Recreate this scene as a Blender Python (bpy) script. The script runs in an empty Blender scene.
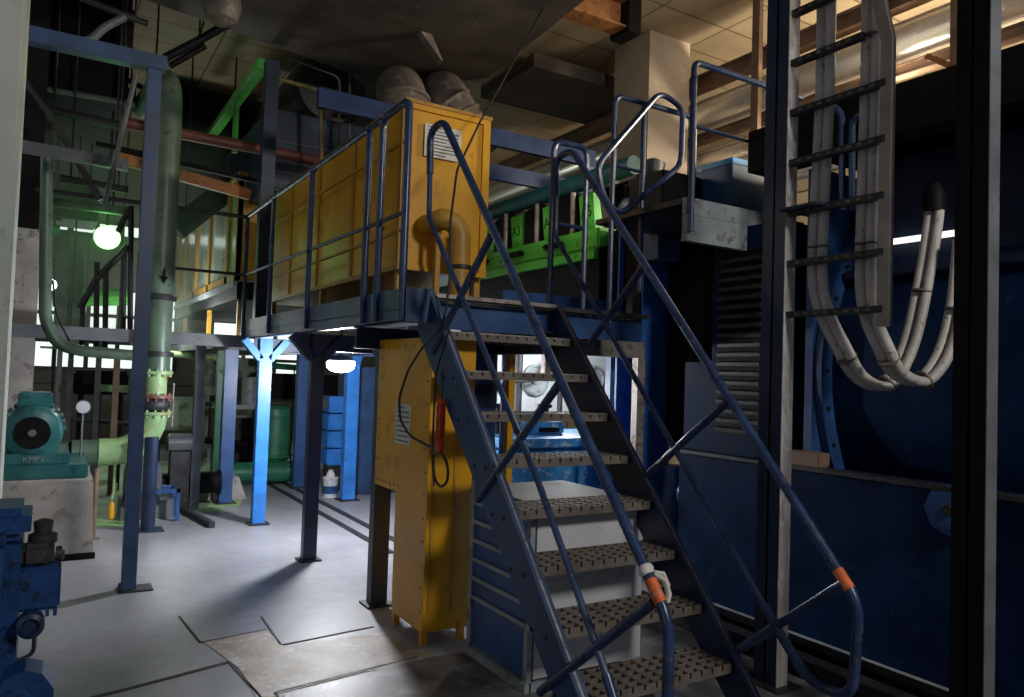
import bpy, bmesh, math, random
from mathutils import Vector, Matrix
random.seed(7)
S = bpy.context.scene
COL = S.collection
PI = math.pi

# ---------------------------------------------------------------- camera
F, YAW, PITCH, ROLL, EYE = 751.3, 0.55062, 0.035935, -0.033299, 1.65
fw = Vector((math.sin(YAW)*math.cos(PITCH), math.cos(YAW)*math.cos(PITCH), math.sin(PITCH)))
r0 = Vector((math.cos(YAW), -math.sin(YAW), 0)); u0 = r0.cross(fw)
rt = math.cos(ROLL)*r0 - math.sin(ROLL)*u0
up = math.sin(ROLL)*r0 + math.cos(ROLL)*u0
cd = bpy.data.cameras.new('camera'); cam = bpy.data.objects.new('camera', cd); COL.objects.link(cam)
cd.sensor_width = 36; cd.lens = F/1024*36; cd.clip_start = .05; cd.clip_end = 200
cam.matrix_world = Matrix(((rt.x, up.x, -fw.x, 0), (rt.y, up.y, -fw.y, 0), (rt.z, up.z, -fw.z, EYE), (0, 0, 0, 1)))
S.camera = cam

def at(px, py, x=None, y=None, z=None):
    """point of the photographed place seen at a pixel, on a plane whose distance is known"""
    d = fw + rt*((px-512)/F) + up*((348.5-py)/F)
    t = (z-EYE)/d.z if z is not None else (x/d.x if x is not None else y/d.y)
    return Vector((0, 0, EYE)) + d*t

# ---------------------------------------------------------------- world, lights, exposure
w = bpy.data.worlds.new('world'); S.world = w; w.use_nodes = True
bg = w.node_tree.nodes['Background']; bg.inputs[0].default_value = (.62, .72, 1, 1); bg.inputs[1].default_value = .10
S.view_settings.view_transform = 'Standard'; S.view_settings.look = 'None'
S.view_settings.exposure = 0; S.view_settings.gamma = 1; S.view_settings.use_curve_mapping = False

def light(name, kind, loc, power, color, size=.1, target=None, size_y=None):
    l = bpy.data.lights.new(name, kind); l.energy = power; l.color = color
    o = bpy.data.objects.new(name, l); COL.objects.link(o); o.location = loc
    if kind == 'AREA':
        l.size = size
        if size_y: l.shape = 'RECTANGLE'; l.size_y = size_y
    else: l.shadow_soft_size = size
    if target is not None:
        o.rotation_euler = (Vector(target)-Vector(loc)).to_track_quat('-Z', 'Y').to_euler()
    return o
light('hall_light', 'AREA', (3.2, -3.0, 4.7), 175, (1, .97, .92), .8, (2.5, 4.4, 1.2))
light('side_fill', 'AREA', (-5, 0.5, 3.0), 16, (.88, .90, 1), 3, (2, 5, 1))  # broad fill from the left, its source unseen
light('left_side_fill', 'POINT', (-2.4, 8.3, 4.3), 42, (1, .93, .84), .25)  # added fill, no fixture in view, brightens the yellow housing's left side
light('ceiling_fill', 'POINT', (6.9, 4.2, 4.5), 70, (1, .86, .66), .3)  # extra fill without a fixture, added to brighten the ceiling boards
light('upper_bay_lamp', 'AREA', (8.4, 2.2, 3.9), 420, (1, .86, .66), .7, (6.0, 7.5, 5.6))
light('engine_fill', 'POINT', (3.2, 5.7, 3.7), 9, (1, .95, .85), .2)  # unseen point light that brightens the green engine
light('far_bay_lamp', 'POINT', (3.2, 14.5, 2.9), 60, (.9, 1, .92), .3)
light('far_floor_lamp', 'POINT', (1.6, 12.2, 2.3), 60, (.92, 1, .93), .3)
light('green_glow', 'POINT', (.45, 9.75, 3.1), 10, (.25, 1, .25), .12)
light('fan_panel_fill', 'POINT', (5.0, 6.9, 1.95), 75, (.85, .93, 1), .1)  # added light with no lamp of its own, brightens the white fan panel

# ---------------------------------------------------------------- materials
def mat(name, col, rough=.5, metal=0., var=.25, scale=6., wear=None, wamt=.0, wscale=14., bump=.08, col2=None, spec=.5, aniso=None):
    m = bpy.data.materials.new(name); m.use_nodes = True
    nt = m.node_tree; N = nt.nodes; L = nt.links; b = N['Principled BSDF']
    tc = N.new('ShaderNodeTexCoord')
    mp = N.new('ShaderNodeMapping'); L.new(tc.outputs['Object'], mp.inputs[0])
    if aniso: mp.inputs['Scale'].default_value = aniso
    n = N.new('ShaderNodeTexNoise'); n.inputs['Scale'].default_value = scale; n.inputs['Detail'].default_value = 5
    L.new(mp.outputs[0], n.inputs['Vector'])
    rmp = N.new('ShaderNodeValToRGB'); L.new(n.outputs['Fac'], rmp.inputs[0])
    c2 = col2 or tuple(c*(1-var) for c in col)
    c1 = tuple(min(1, c*(1+var)) for c in col) if not col2 else col
    rmp.color_ramp.elements[0].position = .35; rmp.color_ramp.elements[0].color = (*c2, 1)
    rmp.color_ramp.elements[1].position = .65; rmp.color_ramp.elements[1].color = (*c1, 1)
    out = rmp.outputs[0]
    if wear:
        n2 = N.new('ShaderNodeTexNoise'); n2.inputs['Scale'].default_value = wscale; n2.inputs['Detail'].default_value = 8
        n2.inputs['Roughness'].default_value = .7
        L.new(mp.outputs[0], n2.inputs['Vector'])
        r2 = N.new('ShaderNodeValToRGB'); r2.color_ramp.elements[0].position = 1-wamt-.06; r2.color_ramp.elements[1].position = 1-wamt
        L.new(n2.outputs['Fac'], r2.inputs[0])
        mx = N.new('ShaderNodeMixRGB'); L.new(r2.outputs[0], mx.inputs[0]); L.new(out, mx.inputs[1]); mx.inputs[2].default_value = (*wear, 1)
        out = mx.outputs[0]
    L.new(out, b.inputs['Base Color'])
    b.inputs['Metallic'].default_value = metal; b.inputs['Specular IOR Level'].default_value = spec
    rr = N.new('ShaderNodeMapRange'); rr.inputs[3].default_value = max(.03, rough-.12); rr.inputs[4].default_value = min(1, rough+.12)
    L.new(n.outputs['Fac'], rr.inputs[0]); L.new(rr.outputs[0], b.inputs['Roughness'])
    if bump:
        bp = N.new('ShaderNodeBump'); bp.inputs['Strength'].default_value = bump; bp.inputs['Distance'].default_value = .02
        L.new(n.outputs['Fac'], bp.inputs['Height']); L.new(bp.outputs[0], b.inputs['Normal'])
    return m
def glow(name, col, s):
    m = bpy.data.materials.new(name); m.use_nodes = True; b = m.node_tree.nodes['Principled BSDF']
    b.inputs['Base Color'].default_value = (*col, 1); b.inputs['Emission Color'].default_value = (*col, 1); b.inputs['Emission Strength'].default_value = s
    return m
M = {}
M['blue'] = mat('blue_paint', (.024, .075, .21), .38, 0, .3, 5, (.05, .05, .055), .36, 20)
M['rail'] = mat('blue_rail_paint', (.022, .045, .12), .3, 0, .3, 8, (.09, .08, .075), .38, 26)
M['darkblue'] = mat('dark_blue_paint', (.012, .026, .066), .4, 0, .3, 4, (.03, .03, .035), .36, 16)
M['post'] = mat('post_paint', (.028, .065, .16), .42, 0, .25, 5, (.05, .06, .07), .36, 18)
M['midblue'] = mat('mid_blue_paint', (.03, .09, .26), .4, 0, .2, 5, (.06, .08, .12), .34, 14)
M['column_blue'] = mat('lifted_column_blue', (.04, .15, .50), .4, 0, .2, 5, (.05, .08, .16), .34, 12)  # blue brightened to stand in for light the shaded column lacks
M['bright'] = mat('bright_lit_blue', (.03, .20, .62), .4, 0, .2, 5, (.08, .1, .14), .34, 18)  # lamplight on the posts is put into this brighter blue
M['machine'] = mat('machine_paint', (.004, .017, .055), .5, 0, .3, 3, (.01, .03, .07), .36, 10, spec=.08)
M['machine_top'] = mat('machine_upper_paint', (.018, .028, .06), .5, 0, .3, 3, spec=.2)
M['lightblue'] = mat('light_blue_paint', (.06, .30, .60), .35, 0, .2, 5, (.5, .6, .65), .38, 12)
M['steelblue'] = mat('steel_blue_cover', (.03, .12, .25), .4, 0, .2, 4)
M['yellow'] = mat('yellow_paint', (.74, .36, .010), .34, 0, .12, 2.5, (.56, .27, .012), .36, 4)
M['yellowold'] = mat('faded_yellow_paint', (.52, .27, .03), .5, 0, .2, 3, (.32, .17, .04), .38, 6)
M['black'] = mat('black_steel', (.006, .006, .007), .6, 0, .4, 6, spec=.15)
M['beam_blue'] = mat('beam_blue_paint', (.010, .030, .10), .5, 0, .3, 5, spec=.25)
M['tray'] = mat('brown_grey_tray_steel', (.34, .29, .25), .45, .1, .2, 5)
M['dark'] = mat('dark_metal', (.03, .03, .032), .5, .2, .4, 6, (.08, .07, .06), .36, 18)
M['grey'] = mat('grey_paint', (.13, .14, .15), .5, 0, .2, 5, (.08, .07, .065), .34, 10)
M['lightgrey'] = mat('light_grey_paint', (.30, .33, .34), .5, 0, .2, 4, (.16, .15, .13), .38, 10)
M['brass'] = mat('dull_brass_pipe', (.30, .22, .08), .4, .3, .3, 6)
M['grate'] = mat('dirty_galvanised_grating', (.17, .14, .115), .65, .2, .25, 7)
M['edge'] = mat('worn_steel_edge', (.34, .30, .27), .5, .4, .25, 6, (.20, .16, .13), .42, 12)
M['patchy'] = mat('patchy_primer', (.42, .38, .35), .6, 0, .25, 4, (.62, .60, .57), .45, 5, aniso=(2, 2, .7))
M['white'] = mat('white_panel', (.62, .63, .65), .5, 0, .08, 3, (.4, .38, .36), .34, 8)
M['paper'] = mat('paper', (.70, .70, .66), .8, 0, .06, 5)
M['ink'] = mat('ink', (.12, .12, .13), .8, 0, .1, 5)
M['cable'] = mat('white_cable_sheath', (.55, .51, .46), .55, 0, .18, 5, (.25, .21, .17), .36, 25)
M['blackcable'] = mat('black_cable', (.02, .018, .016), .5, 0, .2, 9)
M['silver'] = mat('aluminium_cladding', (.78, .74, .66), .3, .6, .08, 2.5, bump=.12, aniso=(1, .3, 1))
M['exhaust'] = mat('wrapped_exhaust', (.16, .13, .11), .6, .2, .3, 4, (.28, .25, .22), .38, 8, bump=.4)
M['duct'] = mat('dusty_duct_sheet', (.085, .068, .055), .6, .1, .35, 1.6, (.13, .11, .09), .36, 6)
M['orange'] = mat('orange_primer_steel', (.42, .17, .05), .6, 0, .3, 3, (.2, .09, .04), .4, 9)
M['brown'] = mat('brown_steel', (.20, .12, .075), .6, 0, .3, 4)
M['redpipe'] = mat('red_oxide_pipe', (.22, .07, .05), .5, 0, .25, 4, (.12, .05, .04), .38, 12)
M['red'] = mat('red_plastic', (.75, .06, .02), .4, 0, .1, 8)
M['orangepaint'] = mat('orange_band_paint', (.72, .14, .03), .5, 0, .3, 16, (.5, .3, .2), .4, 40)
M['rag'] = mat('white_rag', (.65, .60, .55), .9, 0, .25, 12)
M['green'] = mat('bright_green_paint', (.10, .55, .07), .35, 0, .15, 4, (.05, .2, .04), .36, 10)
M['palegreen'] = mat('pale_green_pipe_paint', (.30, .48, .22), .45, 0, .2, 4, (.35, .25, .08), .38, 7)
M['greengrey'] = mat('grey_green_pipe_paint', (.11, .17, .12), .4, .1, .25, 3, (.07, .08, .06), .36, 10)
M['teal'] = mat('teal_pump_paint', (.025, .15, .15), .35, 0, .25, 5, (.02, .08, .08), .38, 14)
M['tealpipe'] = mat('teal_pipe_paint', (.012, .09, .10), .4, 0, .25, 5)
M['darkgreen'] = mat('dark_green_paint', (.03, .17, .09), .4, 0, .25, 5)
M['bluegreen'] = mat('greenish_board', (.30, .36, .28), .7, 0, .25, 2, (.16, .18, .14), .4, 4)
M['concrete'] = mat('rough_concrete', (.40, .37, .34), .85, 0, .2, 4, (.22, .20, .18), .38, 9, bump=.3)
M['column'] = mat('pale_board_column', (.46, .37, .28), .8, 0, .12, 1.5, (.58, .49, .39), .36, 3, bump=.1)
M['whitecol'] = mat('white_painted_column', (.50, .54, .48), .6, 0, .1, 2, (.36, .38, .34), .36, 5)
M['glass'] = mat('dusty_glass', (.55, .62, .50), .18, 0, .2, 2, (.3, .34, .28), .4, 3, spec=.8)
M['bluepump'] = mat('oily_blue_paint', (.012, .055, .17), .4, 0, .3, 5, (.010, .02, .05), .38, 8, bump=.2, spec=.3)
M['daylight'] = glow('bright_daylit_pane', (.86, 1, .90), 1.0)
M['daylight_cool'] = glow('cool_lit_panel', (.90, .95, 1), .85)
M['lamp'] = glow('lamp_glass', (.95, .97, 1), 14)
M['greenlamp'] = glow('green_lamp_glass', (.45, 1, .38), 2.6)
M['whitelamp'] = glow('small_lamp_glass', (.9, 1, .9), 8)
M['glowstrip'] = glow('glow_strip_surface', (1, .96, .9), 1.2)

# floor
def floor_mat():
    m = bpy.data.materials.new('worn_concrete_floor'); m.use_nodes = True
    nt = m.node_tree; N = nt.nodes; L = nt.links; b = N['Principled BSDF']
    tc = N.new('ShaderNodeTexCoord')
    def noise(s, d=6, r=.6):
        n = N.new('ShaderNodeTexNoise'); n.inputs['Scale'].default_value = s; n.inputs['Detail'].default_value = d; n.inputs['Roughness'].default_value = r
        L.new(tc.outputs['Object'], n.inputs['Vector']); return n
    n1 = noise(1.1); n2 = noise(7, 8, .7); n3 = noise(.7, 3)
    r1 = N.new('ShaderNodeValToRGB'); L.new(n1.outputs['Fac'], r1.inputs[0])
    r1.color_ramp.elements[0].position = .3; r1.color_ramp.elements[0].color = (.25, .25, .275, 1)
    r1.color_ramp.elements[1].position = .7; r1.color_ramp.elements[1].color = (.40, .40, .435, 1)
    r2 = N.new('ShaderNodeValToRGB'); L.new(n2.outputs['Fac'], r2.inputs[0])
    r2.color_ramp.elements[0].position = .3; r2.color_ramp.elements[0].color = (.8, .8, .8, 1)
    r2.color_ramp.elements[1].position = .65; r2.color_ramp.elements[1].color = (1, 1, 1, 1)
    mx = N.new('ShaderNodeMixRGB'); mx.blend_type = 'MULTIPLY'; mx.inputs[0].default_value = 1
    L.new(r1.outputs[0], mx.inputs[1]); L.new(r2.outputs[0], mx.inputs[2])
    L.new(mx.outputs[0], b.inputs['Base Color'])
    rr = N.new('ShaderNodeMapRange'); rr.inputs[3].default_value = .28; rr.inputs[4].default_value = .6
    L.new(n1.outputs['Fac'], rr.inputs[0]); L.new(rr.outputs[0], b.inputs['Roughness'])
    bp = N.new('ShaderNodeBump'); bp.inputs['Strength'].default_value = .12; bp.inputs['Distance'].default_value = .01
    L.new(n2.outputs['Fac'], bp.inputs['Height']); L.new(bp.outputs[0], b.inputs['Normal'])
    return m
M['floor'] = floor_mat()
M['floorpatch'] = mat('brown_rough_screed', (.36, .29, .22), .5, 0, .25, 5, (.5, .47, .44), .42, 9, bump=.5)
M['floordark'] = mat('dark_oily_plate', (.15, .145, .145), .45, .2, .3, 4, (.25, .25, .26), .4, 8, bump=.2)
M['floorgreen'] = mat('worn_green_floor_paint', (.34, .60, .22), .5, 0, .2, 2, (.40, .42, .38), .45, 3)
M['seam'] = mat('dark_seam', (.05, .045, .045), .8, 0, .3, 9)

def panel_mat(name, c1, c2, mortar, w_, h_, vec='xy', msize=.018):
    m = bpy.data.materials.new(name); m.use_nodes = True
    nt = m.node_tree; N = nt.nodes; L = nt.links; b = N['Principled BSDF']
    tc = N.new('ShaderNodeTexCoord'); sp = N.new('ShaderNodeSeparateXYZ'); cb = N.new('ShaderNodeCombineXYZ')
    L.new(tc.outputs['Object'], sp.inputs[0])
    L.new(sp.outputs['XYZ'.index(vec[0].upper())], cb.inputs[0]); L.new(sp.outputs['XYZ'.index(vec[1].upper())], cb.inputs[1])
    br = N.new('ShaderNodeTexBrick'); br.offset = 0; br.inputs['Scale'].default_value = 1
    br.inputs['Brick Width'].default_value = w_; br.inputs['Row Height'].default_value = h_; br.inputs['Mortar Size'].default_value = msize
    br.inputs['Color1'].default_value = (*c1, 1); br.inputs['Color2'].default_value = (*c2, 1); br.inputs['Mortar'].default_value = (*mortar, 1)
    L.new(cb.outputs[0], br.inputs['Vector'])
    n = N.new('ShaderNodeTexNoise'); n.inputs['Scale'].default_value = 1.4; n.inputs['Detail'].default_value = 6; L.new(tc.outputs['Object'], n.inputs['Vector'])
    r = N.new('ShaderNodeValToRGB'); r.color_ramp.elements[0].position = .3; r.color_ramp.elements[0].color = (.7, .68, .66, 1); r.color_ramp.elements[1].position = .7; r.color_ramp.elements[1].color = (1, 1, 1, 1)
    L.new(n.outputs['Fac'], r.inputs[0])
    mx = N.new('ShaderNodeMixRGB'); mx.blend_type = 'MULTIPLY'; mx.inputs[0].default_value = 1
    L.new(br.outputs[0], mx.inputs[1]); L.new(r.outputs[0], mx.inputs[2]); L.new(mx.outputs[0], b.inputs['Base Color'])
    b.inputs['Roughness'].default_value = .6
    return m
M['ceiling'] = panel_mat('ceiling_boards', (.56, .45, .29), (.46, .36, .23), (.16, .12, .07), 1.03, .66, 'xy', .012)
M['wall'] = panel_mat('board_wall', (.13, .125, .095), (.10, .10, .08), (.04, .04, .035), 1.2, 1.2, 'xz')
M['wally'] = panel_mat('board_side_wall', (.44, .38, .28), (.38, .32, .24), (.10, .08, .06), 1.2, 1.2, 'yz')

# ---------------------------------------------------------------- mesh helpers
class MB:
    def __init__(s): s.bm = bmesh.new()
    def faces(s, vs, fs):
        v = [s.bm.verts.new(p) for p in vs]
        for f in fs:
            try: s.bm.faces.new([v[i] for i in f])
            except ValueError: pass
        return s
    def box(s, x0, x1, y0, y1, z0, z1, bev=0):
        if bev:
            t = bmesh.new(); bmesh.ops.create_cube(t, size=1)
            for v in t.verts: v.co = Vector(((x0+x1)/2+v.co.x*(x1-x0), (y0+y1)/2+v.co.y*(y1-y0), (z0+z1)/2+v.co.z*(z1-z0)))
            bmesh.ops.bevel(t, geom=t.edges[:], offset=bev, segments=2, affect='EDGES')
            s._merge(t); return s
        vs = [(x, y, z) for x in (x0, x1) for y in (y0, y1) for z in (z0, z1)]
        return s.faces(vs, [(0, 1, 3, 2), (4, 6, 7, 5), (0, 4, 5, 1), (2, 3, 7, 6), (0, 2, 6, 4), (1, 5, 7, 3)])
    def _merge(s, t):
        me = bpy.data.meshes.new('tmp'); t.to_mesh(me); t.free(); s.bm.from_mesh(me); bpy.data.meshes.remove(me)
    def bar(s, p, q, w_, h_, up_=(0, 0, 1)):
        p, q = Vector(p), Vector(q); d = (q-p).normalized(); U = Vector(up_)
        if abs(d.dot(U)) > .98: U = Vector((0, 1, 0))
        a = d.cross(U).normalized(); b = a.cross(d).normalized()
        vs = [e+a*i*w_/2+b*j*h_/2 for e in (p, q) for i, j in ((-1, -1), (1, -1), (1, 1), (-1, 1))]
        return s.faces(vs, [(0, 1, 2, 3), (7, 6, 5, 4), (0, 4, 5, 1), (1, 5, 6, 2), (2, 6, 7, 3), (3, 7, 4, 0)])
    def prism(s, poly, axis, a, b):
        def mk(u, v, t):
            return {'x': (t, u, v), 'y': (u, t, v), 'z': (u, v, t)}[axis]
        n = len(poly); vs = [mk(u, v, a) for u, v in poly]+[mk(u, v, b) for u, v in poly]
        fs = [tuple(range(n)), tuple(range(2*n-1, n-1, -1))]+[(i, i+n, (i+1) % n+n, (i+1) % n) for i in range(n)]
        return s.faces(vs, fs)
    def tube(s, pts, r, seg=10, closed=False, fil=0, cap=True, radii=None):
        pts = [Vector(p) for p in pts]
        if fil:
            out = []; n = len(pts)
            for i, p in enumerate(pts):
                if not closed and i in (0, n-1): out.append(p); continue
                a, b = pts[i-1], pts[(i+1) % n]; f = min(fil, (a-p).length*.49, (b-p).length*.49)
                A = p+(a-p).normalized()*f; B = p+(b-p).normalized()*f
                for k in range(6):
                    t = k/5; out.append(A*(1-t)**2+p*2*t*(1-t)+B*t*t)
            pts = out
        n = len(pts); rings = []; up_ = None
        for i, p in enumerate(pts):
            if closed: d = (pts[(i+1) % n]-pts[i-1]).normalized()
            else: d = (pts[min(i+1, n-1)]-pts[max(i-1, 0)]).normalized()
            if up_ is None:
                up_ = Vector((0, 0, 1)) if abs(d.z) < .9 else Vector((1, 0, 0))
            a = d.cross(up_).normalized(); b = a.cross(d).normalized(); up_ = b
            R_ = radii[i] if radii else r
            rings.append([s.bm.verts.new(p+(a*math.cos(2*PI*k/seg)+b*math.sin(2*PI*k/seg))*R_) for k in range(seg)])
        for i in range(n if closed else n-1):
            A, B = rings[i], rings[(i+1) % n]
            for k in range(seg): s.bm.faces.new((A[k], A[(k+1) % seg], B[(k+1) % seg], B[k]))
        if not closed and cap: s.bm.faces.new(rings[0][::-1]); s.bm.faces.new(rings[-1])
        return s
    def cyl(s, p, q, r, seg=20, r2=None):
        return s.tube([p, q], r, seg, radii=[r, r2 if r2 is not None else r])
    def lathe(s, p, d, prof, seg=28):
        """prof: (distance along d, radius)"""
        p = Vector(p); d = Vector(d).normalized(); U = Vector((0, 0, 1)) if abs(d.z) < .9 else Vector((1, 0, 0))
        a = d.cross(U).normalized(); b = a.cross(d).normalized()
        rings = [[s.bm.verts.new(p+d*t+(a*math.cos(2*PI*k/seg)+b*math.sin(2*PI*k/seg))*max(r, .0005)) for k in range(seg)] for t, r in prof]
        for A, B in zip(rings, rings[1:]):
            for k in range(seg): s.bm.faces.new((A[k], A[(k+1) % seg], B[(k+1) % seg], B[k]))
        s.bm.faces.new(rings[0][::-1]); s.bm.faces.new(rings[-1]); return s
    def build_each(s, name, m, parent, smooth=True):
        bm = s.bm; bm.verts.ensure_lookup_table(); seen = set(); out = []
        for v in bm.verts:
            if v in seen: continue
            st = [v]; seen.add(v); isl = []
            while st:
                a = st.pop(); isl.append(a)
                for e in a.link_edges:
                    o = e.other_vert(a)
                    if o not in seen: seen.add(o); st.append(o)
            n = MB(); mp = {a: n.bm.verts.new(a.co) for a in isl}
            for f in {f for a in isl for f in a.link_faces}: n.bm.faces.new([mp[a] for a in f.verts])
            out.append(n.build(name, m, parent, smooth))
        bm.free(); return out
    def build(s, name, m, parent=None, smooth=True):
        bm = s.bm; bmesh.ops.recalc_face_normals(bm, faces=bm.faces)
        me = bpy.data.meshes.new(name)
        if parent is not None:
            off = wloc(parent)
        else:
            xs = [v.co for v in bm.verts]
            off = Vector(((min(v.x for v in xs)+max(v.x for v in xs))/2, (min(v.y for v in xs)+max(v.y for v in xs))/2, min(v.z for v in xs)))
        bmesh.ops.translate(bm, verts=bm.verts, vec=-off)
        bm.to_mesh(me); bm.free()
        if smooth:
            for p in me.polygons: p.use_smooth = True
            me.set_sharp_from_angle(angle=math.radians(35))
        me.materials.append(m if not isinstance(m, str) else M[m])
        o = bpy.data.objects.new(name, me); COL.objects.link(o)
        if parent is not None: o.parent = parent
        else: o.location = off
        return o
def wloc(o):
    l = Vector(o.location)
    while o.parent: o = o.parent; l += Vector(o.location)
    return l
def thing(name, label, cat, loc=(0, 0, 0), group=None):
    o = bpy.data.objects.new(name, None); COL.objects.link(o); o.location = loc; o.empty_display_size = .1
    return tag(o, label, cat, group)
def tag(o, label, cat, group=None, kind=None):
    o['label'] = label; o['category'] = cat
    if group: o['group'] = group
    if kind: o['kind'] = kind
    return o
def struct(o): o['kind'] = 'structure'; return o
def lab(o, l): o['label'] = l; return o
def copy_tree(o, parent=None):
    c = o.copy(); COL.objects.link(c); c.parent = parent
    for ch in list(o.children): copy_tree(ch, c)
    return c
def text(name, body, m, parent, origin, ux, uy, size, depth=.002):
    cu = bpy.data.curves.new(name, 'FONT'); cu.body = body; cu.size = 1; cu.extrude = 0; cu.align_x = 'CENTER'; cu.align_y = 'CENTER'
    t = bpy.data.objects.new('tmp', cu); COL.objects.link(t)
    dg = bpy.context.evaluated_depsgraph_get(); me = bpy.data.meshes.new_from_object(t.evaluated_get(dg))
    COL.objects.unlink(t); bpy.data.objects.remove(t)
    bm = bmesh.new(); bm.from_mesh(me); bpy.data.meshes.remove(me)
    r = bmesh.ops.extrude_face_region(bm, geom=bm.faces[:])
    bmesh.ops.translate(bm, verts=[v for v in r['geom'] if isinstance(v, bmesh.types.BMVert)], vec=(0, 0, depth/size))
    X, Y, O = Vector(ux).normalized(), Vector(uy).normalized(), Vector(origin); Z = X.cross(Y)
    for v in bm.verts: v.co = O+(X*v.co.x+Y*v.co.y+Z*v.co.z)*size
    b = MB(); b.bm = bm
    return b.build(name, m, parent, False)
def paper(name, parent, origin, ux, uy, w_, h_, lines=9):
    X, Y, O = Vector(ux), Vector(uy), Vector(origin); Z = X.cross(Y)
    b = MB(); b.bar(O-Y*h_/2, O+Y*h_/2, w_, .003, Z)
    o = b.build(name, 'paper', parent, False); lab(o, 'white printed sheet')
    k = MB()
    for i in range(lines):
        t = h_*(.42-.84*i/(lines-1)); ww = w_*(.84 if i % 4 else .5)
        c = O+Y*t-X*(w_*.42-ww/2)+Z*.0025
        k.bar(c-X*ww/2, c+X*ww/2, .002, h_*.032, Y)
    k.build('printed_lines', 'ink', o, False)
    return o
def ibeam(mb, p, q, w_, h_, t=.012):
    p, q = Vector(p), Vector(q); d = (q-p).normalized(); U = Vector((0, 0, 1)) if abs(d.z) < .9 else Vector((0, 1, 0))
    b = (U-d*U.dot(d)).normalized()
    mb.bar(p+b*(h_/2-t/2), q+b*(h_/2-t/2), w_, t, b); mb.bar(p-b*(h_/2-t/2), q-b*(h_/2-t/2), w_, t, b); mb.bar(p, q, t, h_-2*t, b)
    return mb

# ---------------------------------------------------------------- setting
b = MB(); b.box(-7, 10.5, -5, 18, -.2, 0); struct(b.build('floor', 'floor', None, False))
b = MB(); b.box(-7, 10.5, 1.5, 18, 6.0, 6.2); struct(b.build('ceiling', 'ceiling', None, False))
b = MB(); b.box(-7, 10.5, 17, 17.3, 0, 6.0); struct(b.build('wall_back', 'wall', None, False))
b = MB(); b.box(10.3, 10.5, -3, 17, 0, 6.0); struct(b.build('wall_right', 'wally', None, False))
b = MB(); b.box(-7, -6.8, 4, 17, 0, 6.0); struct(b.build('wall_left', 'bluegreen', None, False))
# floor seams, plates, patch
seams = [(( .42, 4.28), (.93, 4.42)), ((.80, 5.36), (.84, 4.80)), ((.84, 4.80), (1.24, 4.86)), ((1.27, 5.12), (1.25, 4.55)), ((1.25, 4.55), (1.86, 4.62)),
         ((1.05, 3.9), (1.9, 4.02)), ((1.05, 3.9), (1.07, 3.3)), ((-.3, 4.12), (.42, 4.28)), ((.93, 4.42), (1.0, 3.6))]
for i, (p, q) in enumerate(seams):
    b = MB(); b.bar((*p, .001), (*q, .001), .014 if i not in (0, 7) else .028, .006); struct(b.build('trim_%d' % (i+1), 'seam', None, False))
b = MB(); b.prism([(.86, 4.79), (1.24, 4.85), (1.26, 4.52), (1.9, 4.5), (2.0, 3.9), (1.55, 3.95), (1.05, 3.88), (1.04, 3.2), (.95, 3.2), (.96, 4.3)], 'z', 0, .004); struct(b.build('trim_20', 'floorpatch', None, False))
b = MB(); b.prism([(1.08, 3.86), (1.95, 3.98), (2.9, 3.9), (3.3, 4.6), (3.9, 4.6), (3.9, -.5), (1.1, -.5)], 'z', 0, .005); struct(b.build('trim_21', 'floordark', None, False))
b = MB(); b.prism([(-2, 8.3), (.9, 8.6), (1.35, 9.1), (1.9, 9.0), (2.2, 10), (2.5, 14), (-3, 14)], 'z', 0, .004); struct(b.build('trim_22', 'floorgreen', None, False))
for i, x in enumerate((2.72, 2.95)):
    b = MB(); b.box(x-.035, x+.035, 6.4, 12.5, 0, .012); struct(b.build('trim_%d' % (23+i), 'dark', None, False))
# back-wall windows: glowing panes with bars
def window(n, x0, x1, z0, z1, nx, nz, m='daylight'):
    b = MB()
    for i in range(nx+1):
        x = x0+(x1-x0)*i/nx; b.box(x-.04, x+.04, 16.9, 17.0, z0, z1)
    for i in range(nz+1):
        z = z0+(z1-z0)*i/nz; b.box(x0, x1, 16.91, 16.99, z-.035, z+.035)
    o = struct(b.build('window_%d' % n, 'dark', None, False))
    p = MB(); p.box(x0, x1, 16.96, 16.985, z0, z1); p.build('pane', m, o, False)
window(1, -1.0, 2.2, 1.5, 3.1, 6, 3)
window(2, -.2, 2.0, 4.15, 4.42, 5, 1)
window(3, 2.9, 4.9, 1.0, 2.6, 3, 2)
window(4, -4.5, -1.6, 1.5, 4.2, 4, 4)

# ---------------------------------------------------------------- right-hand machine
g = thing('generator_enclosure', 'huge dark blue machine enclosure filling the right side behind the posts', 'machine', (4.3, 1.5, 0))
b = MB(); b.box(4.23, 7.2, -2.5, 4.33, .03, 1.10); b.build('base_casing', 'machine', g, False)
b = MB(); b.box(4.17, 4.30, -2.5, 4.36, 1.10, 1.125); b.build('ledge', 'dark', g, False)
b = MB(); b.box(4.19, 4.235, -2.5, 4.33, .0, .035); lab(b.build('bottom_flange', 'lightgrey', g, False), 'dusty grey bottom flange')
b = MB(); b.lathe((5.75, -2.5, 1.75), (0, 1, 0), [(0, 1.35), (5.62, 1.35)], 64); b.build('round_body', 'machine', g)
b = MB(); b.lathe((5.75, 3.12, 1.75), (0, 1, 0), [(0, 1.36), (0, 1.46), (.05, 1.46), (.05, 1.36)], 64)
fl = b.build('body_flange', 'blue', g)
b = MB()
for k in range(36):
    a = 2*PI*k/36; b.cyl((5.75+1.41*math.cos(a), 3.10, 1.75+1.41*math.sin(a)), (5.75+1.41*math.cos(a), 3.12, 1.75+1.41*math.sin(a)), .014, 6)
b.build_each('flange_bolt', 'dark', fl)
b = MB(); b.box(4.28, 7.1, 3.18, 3.24, 1.125, 3.1); b.build('end_plate', 'blue', g, False)
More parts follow.
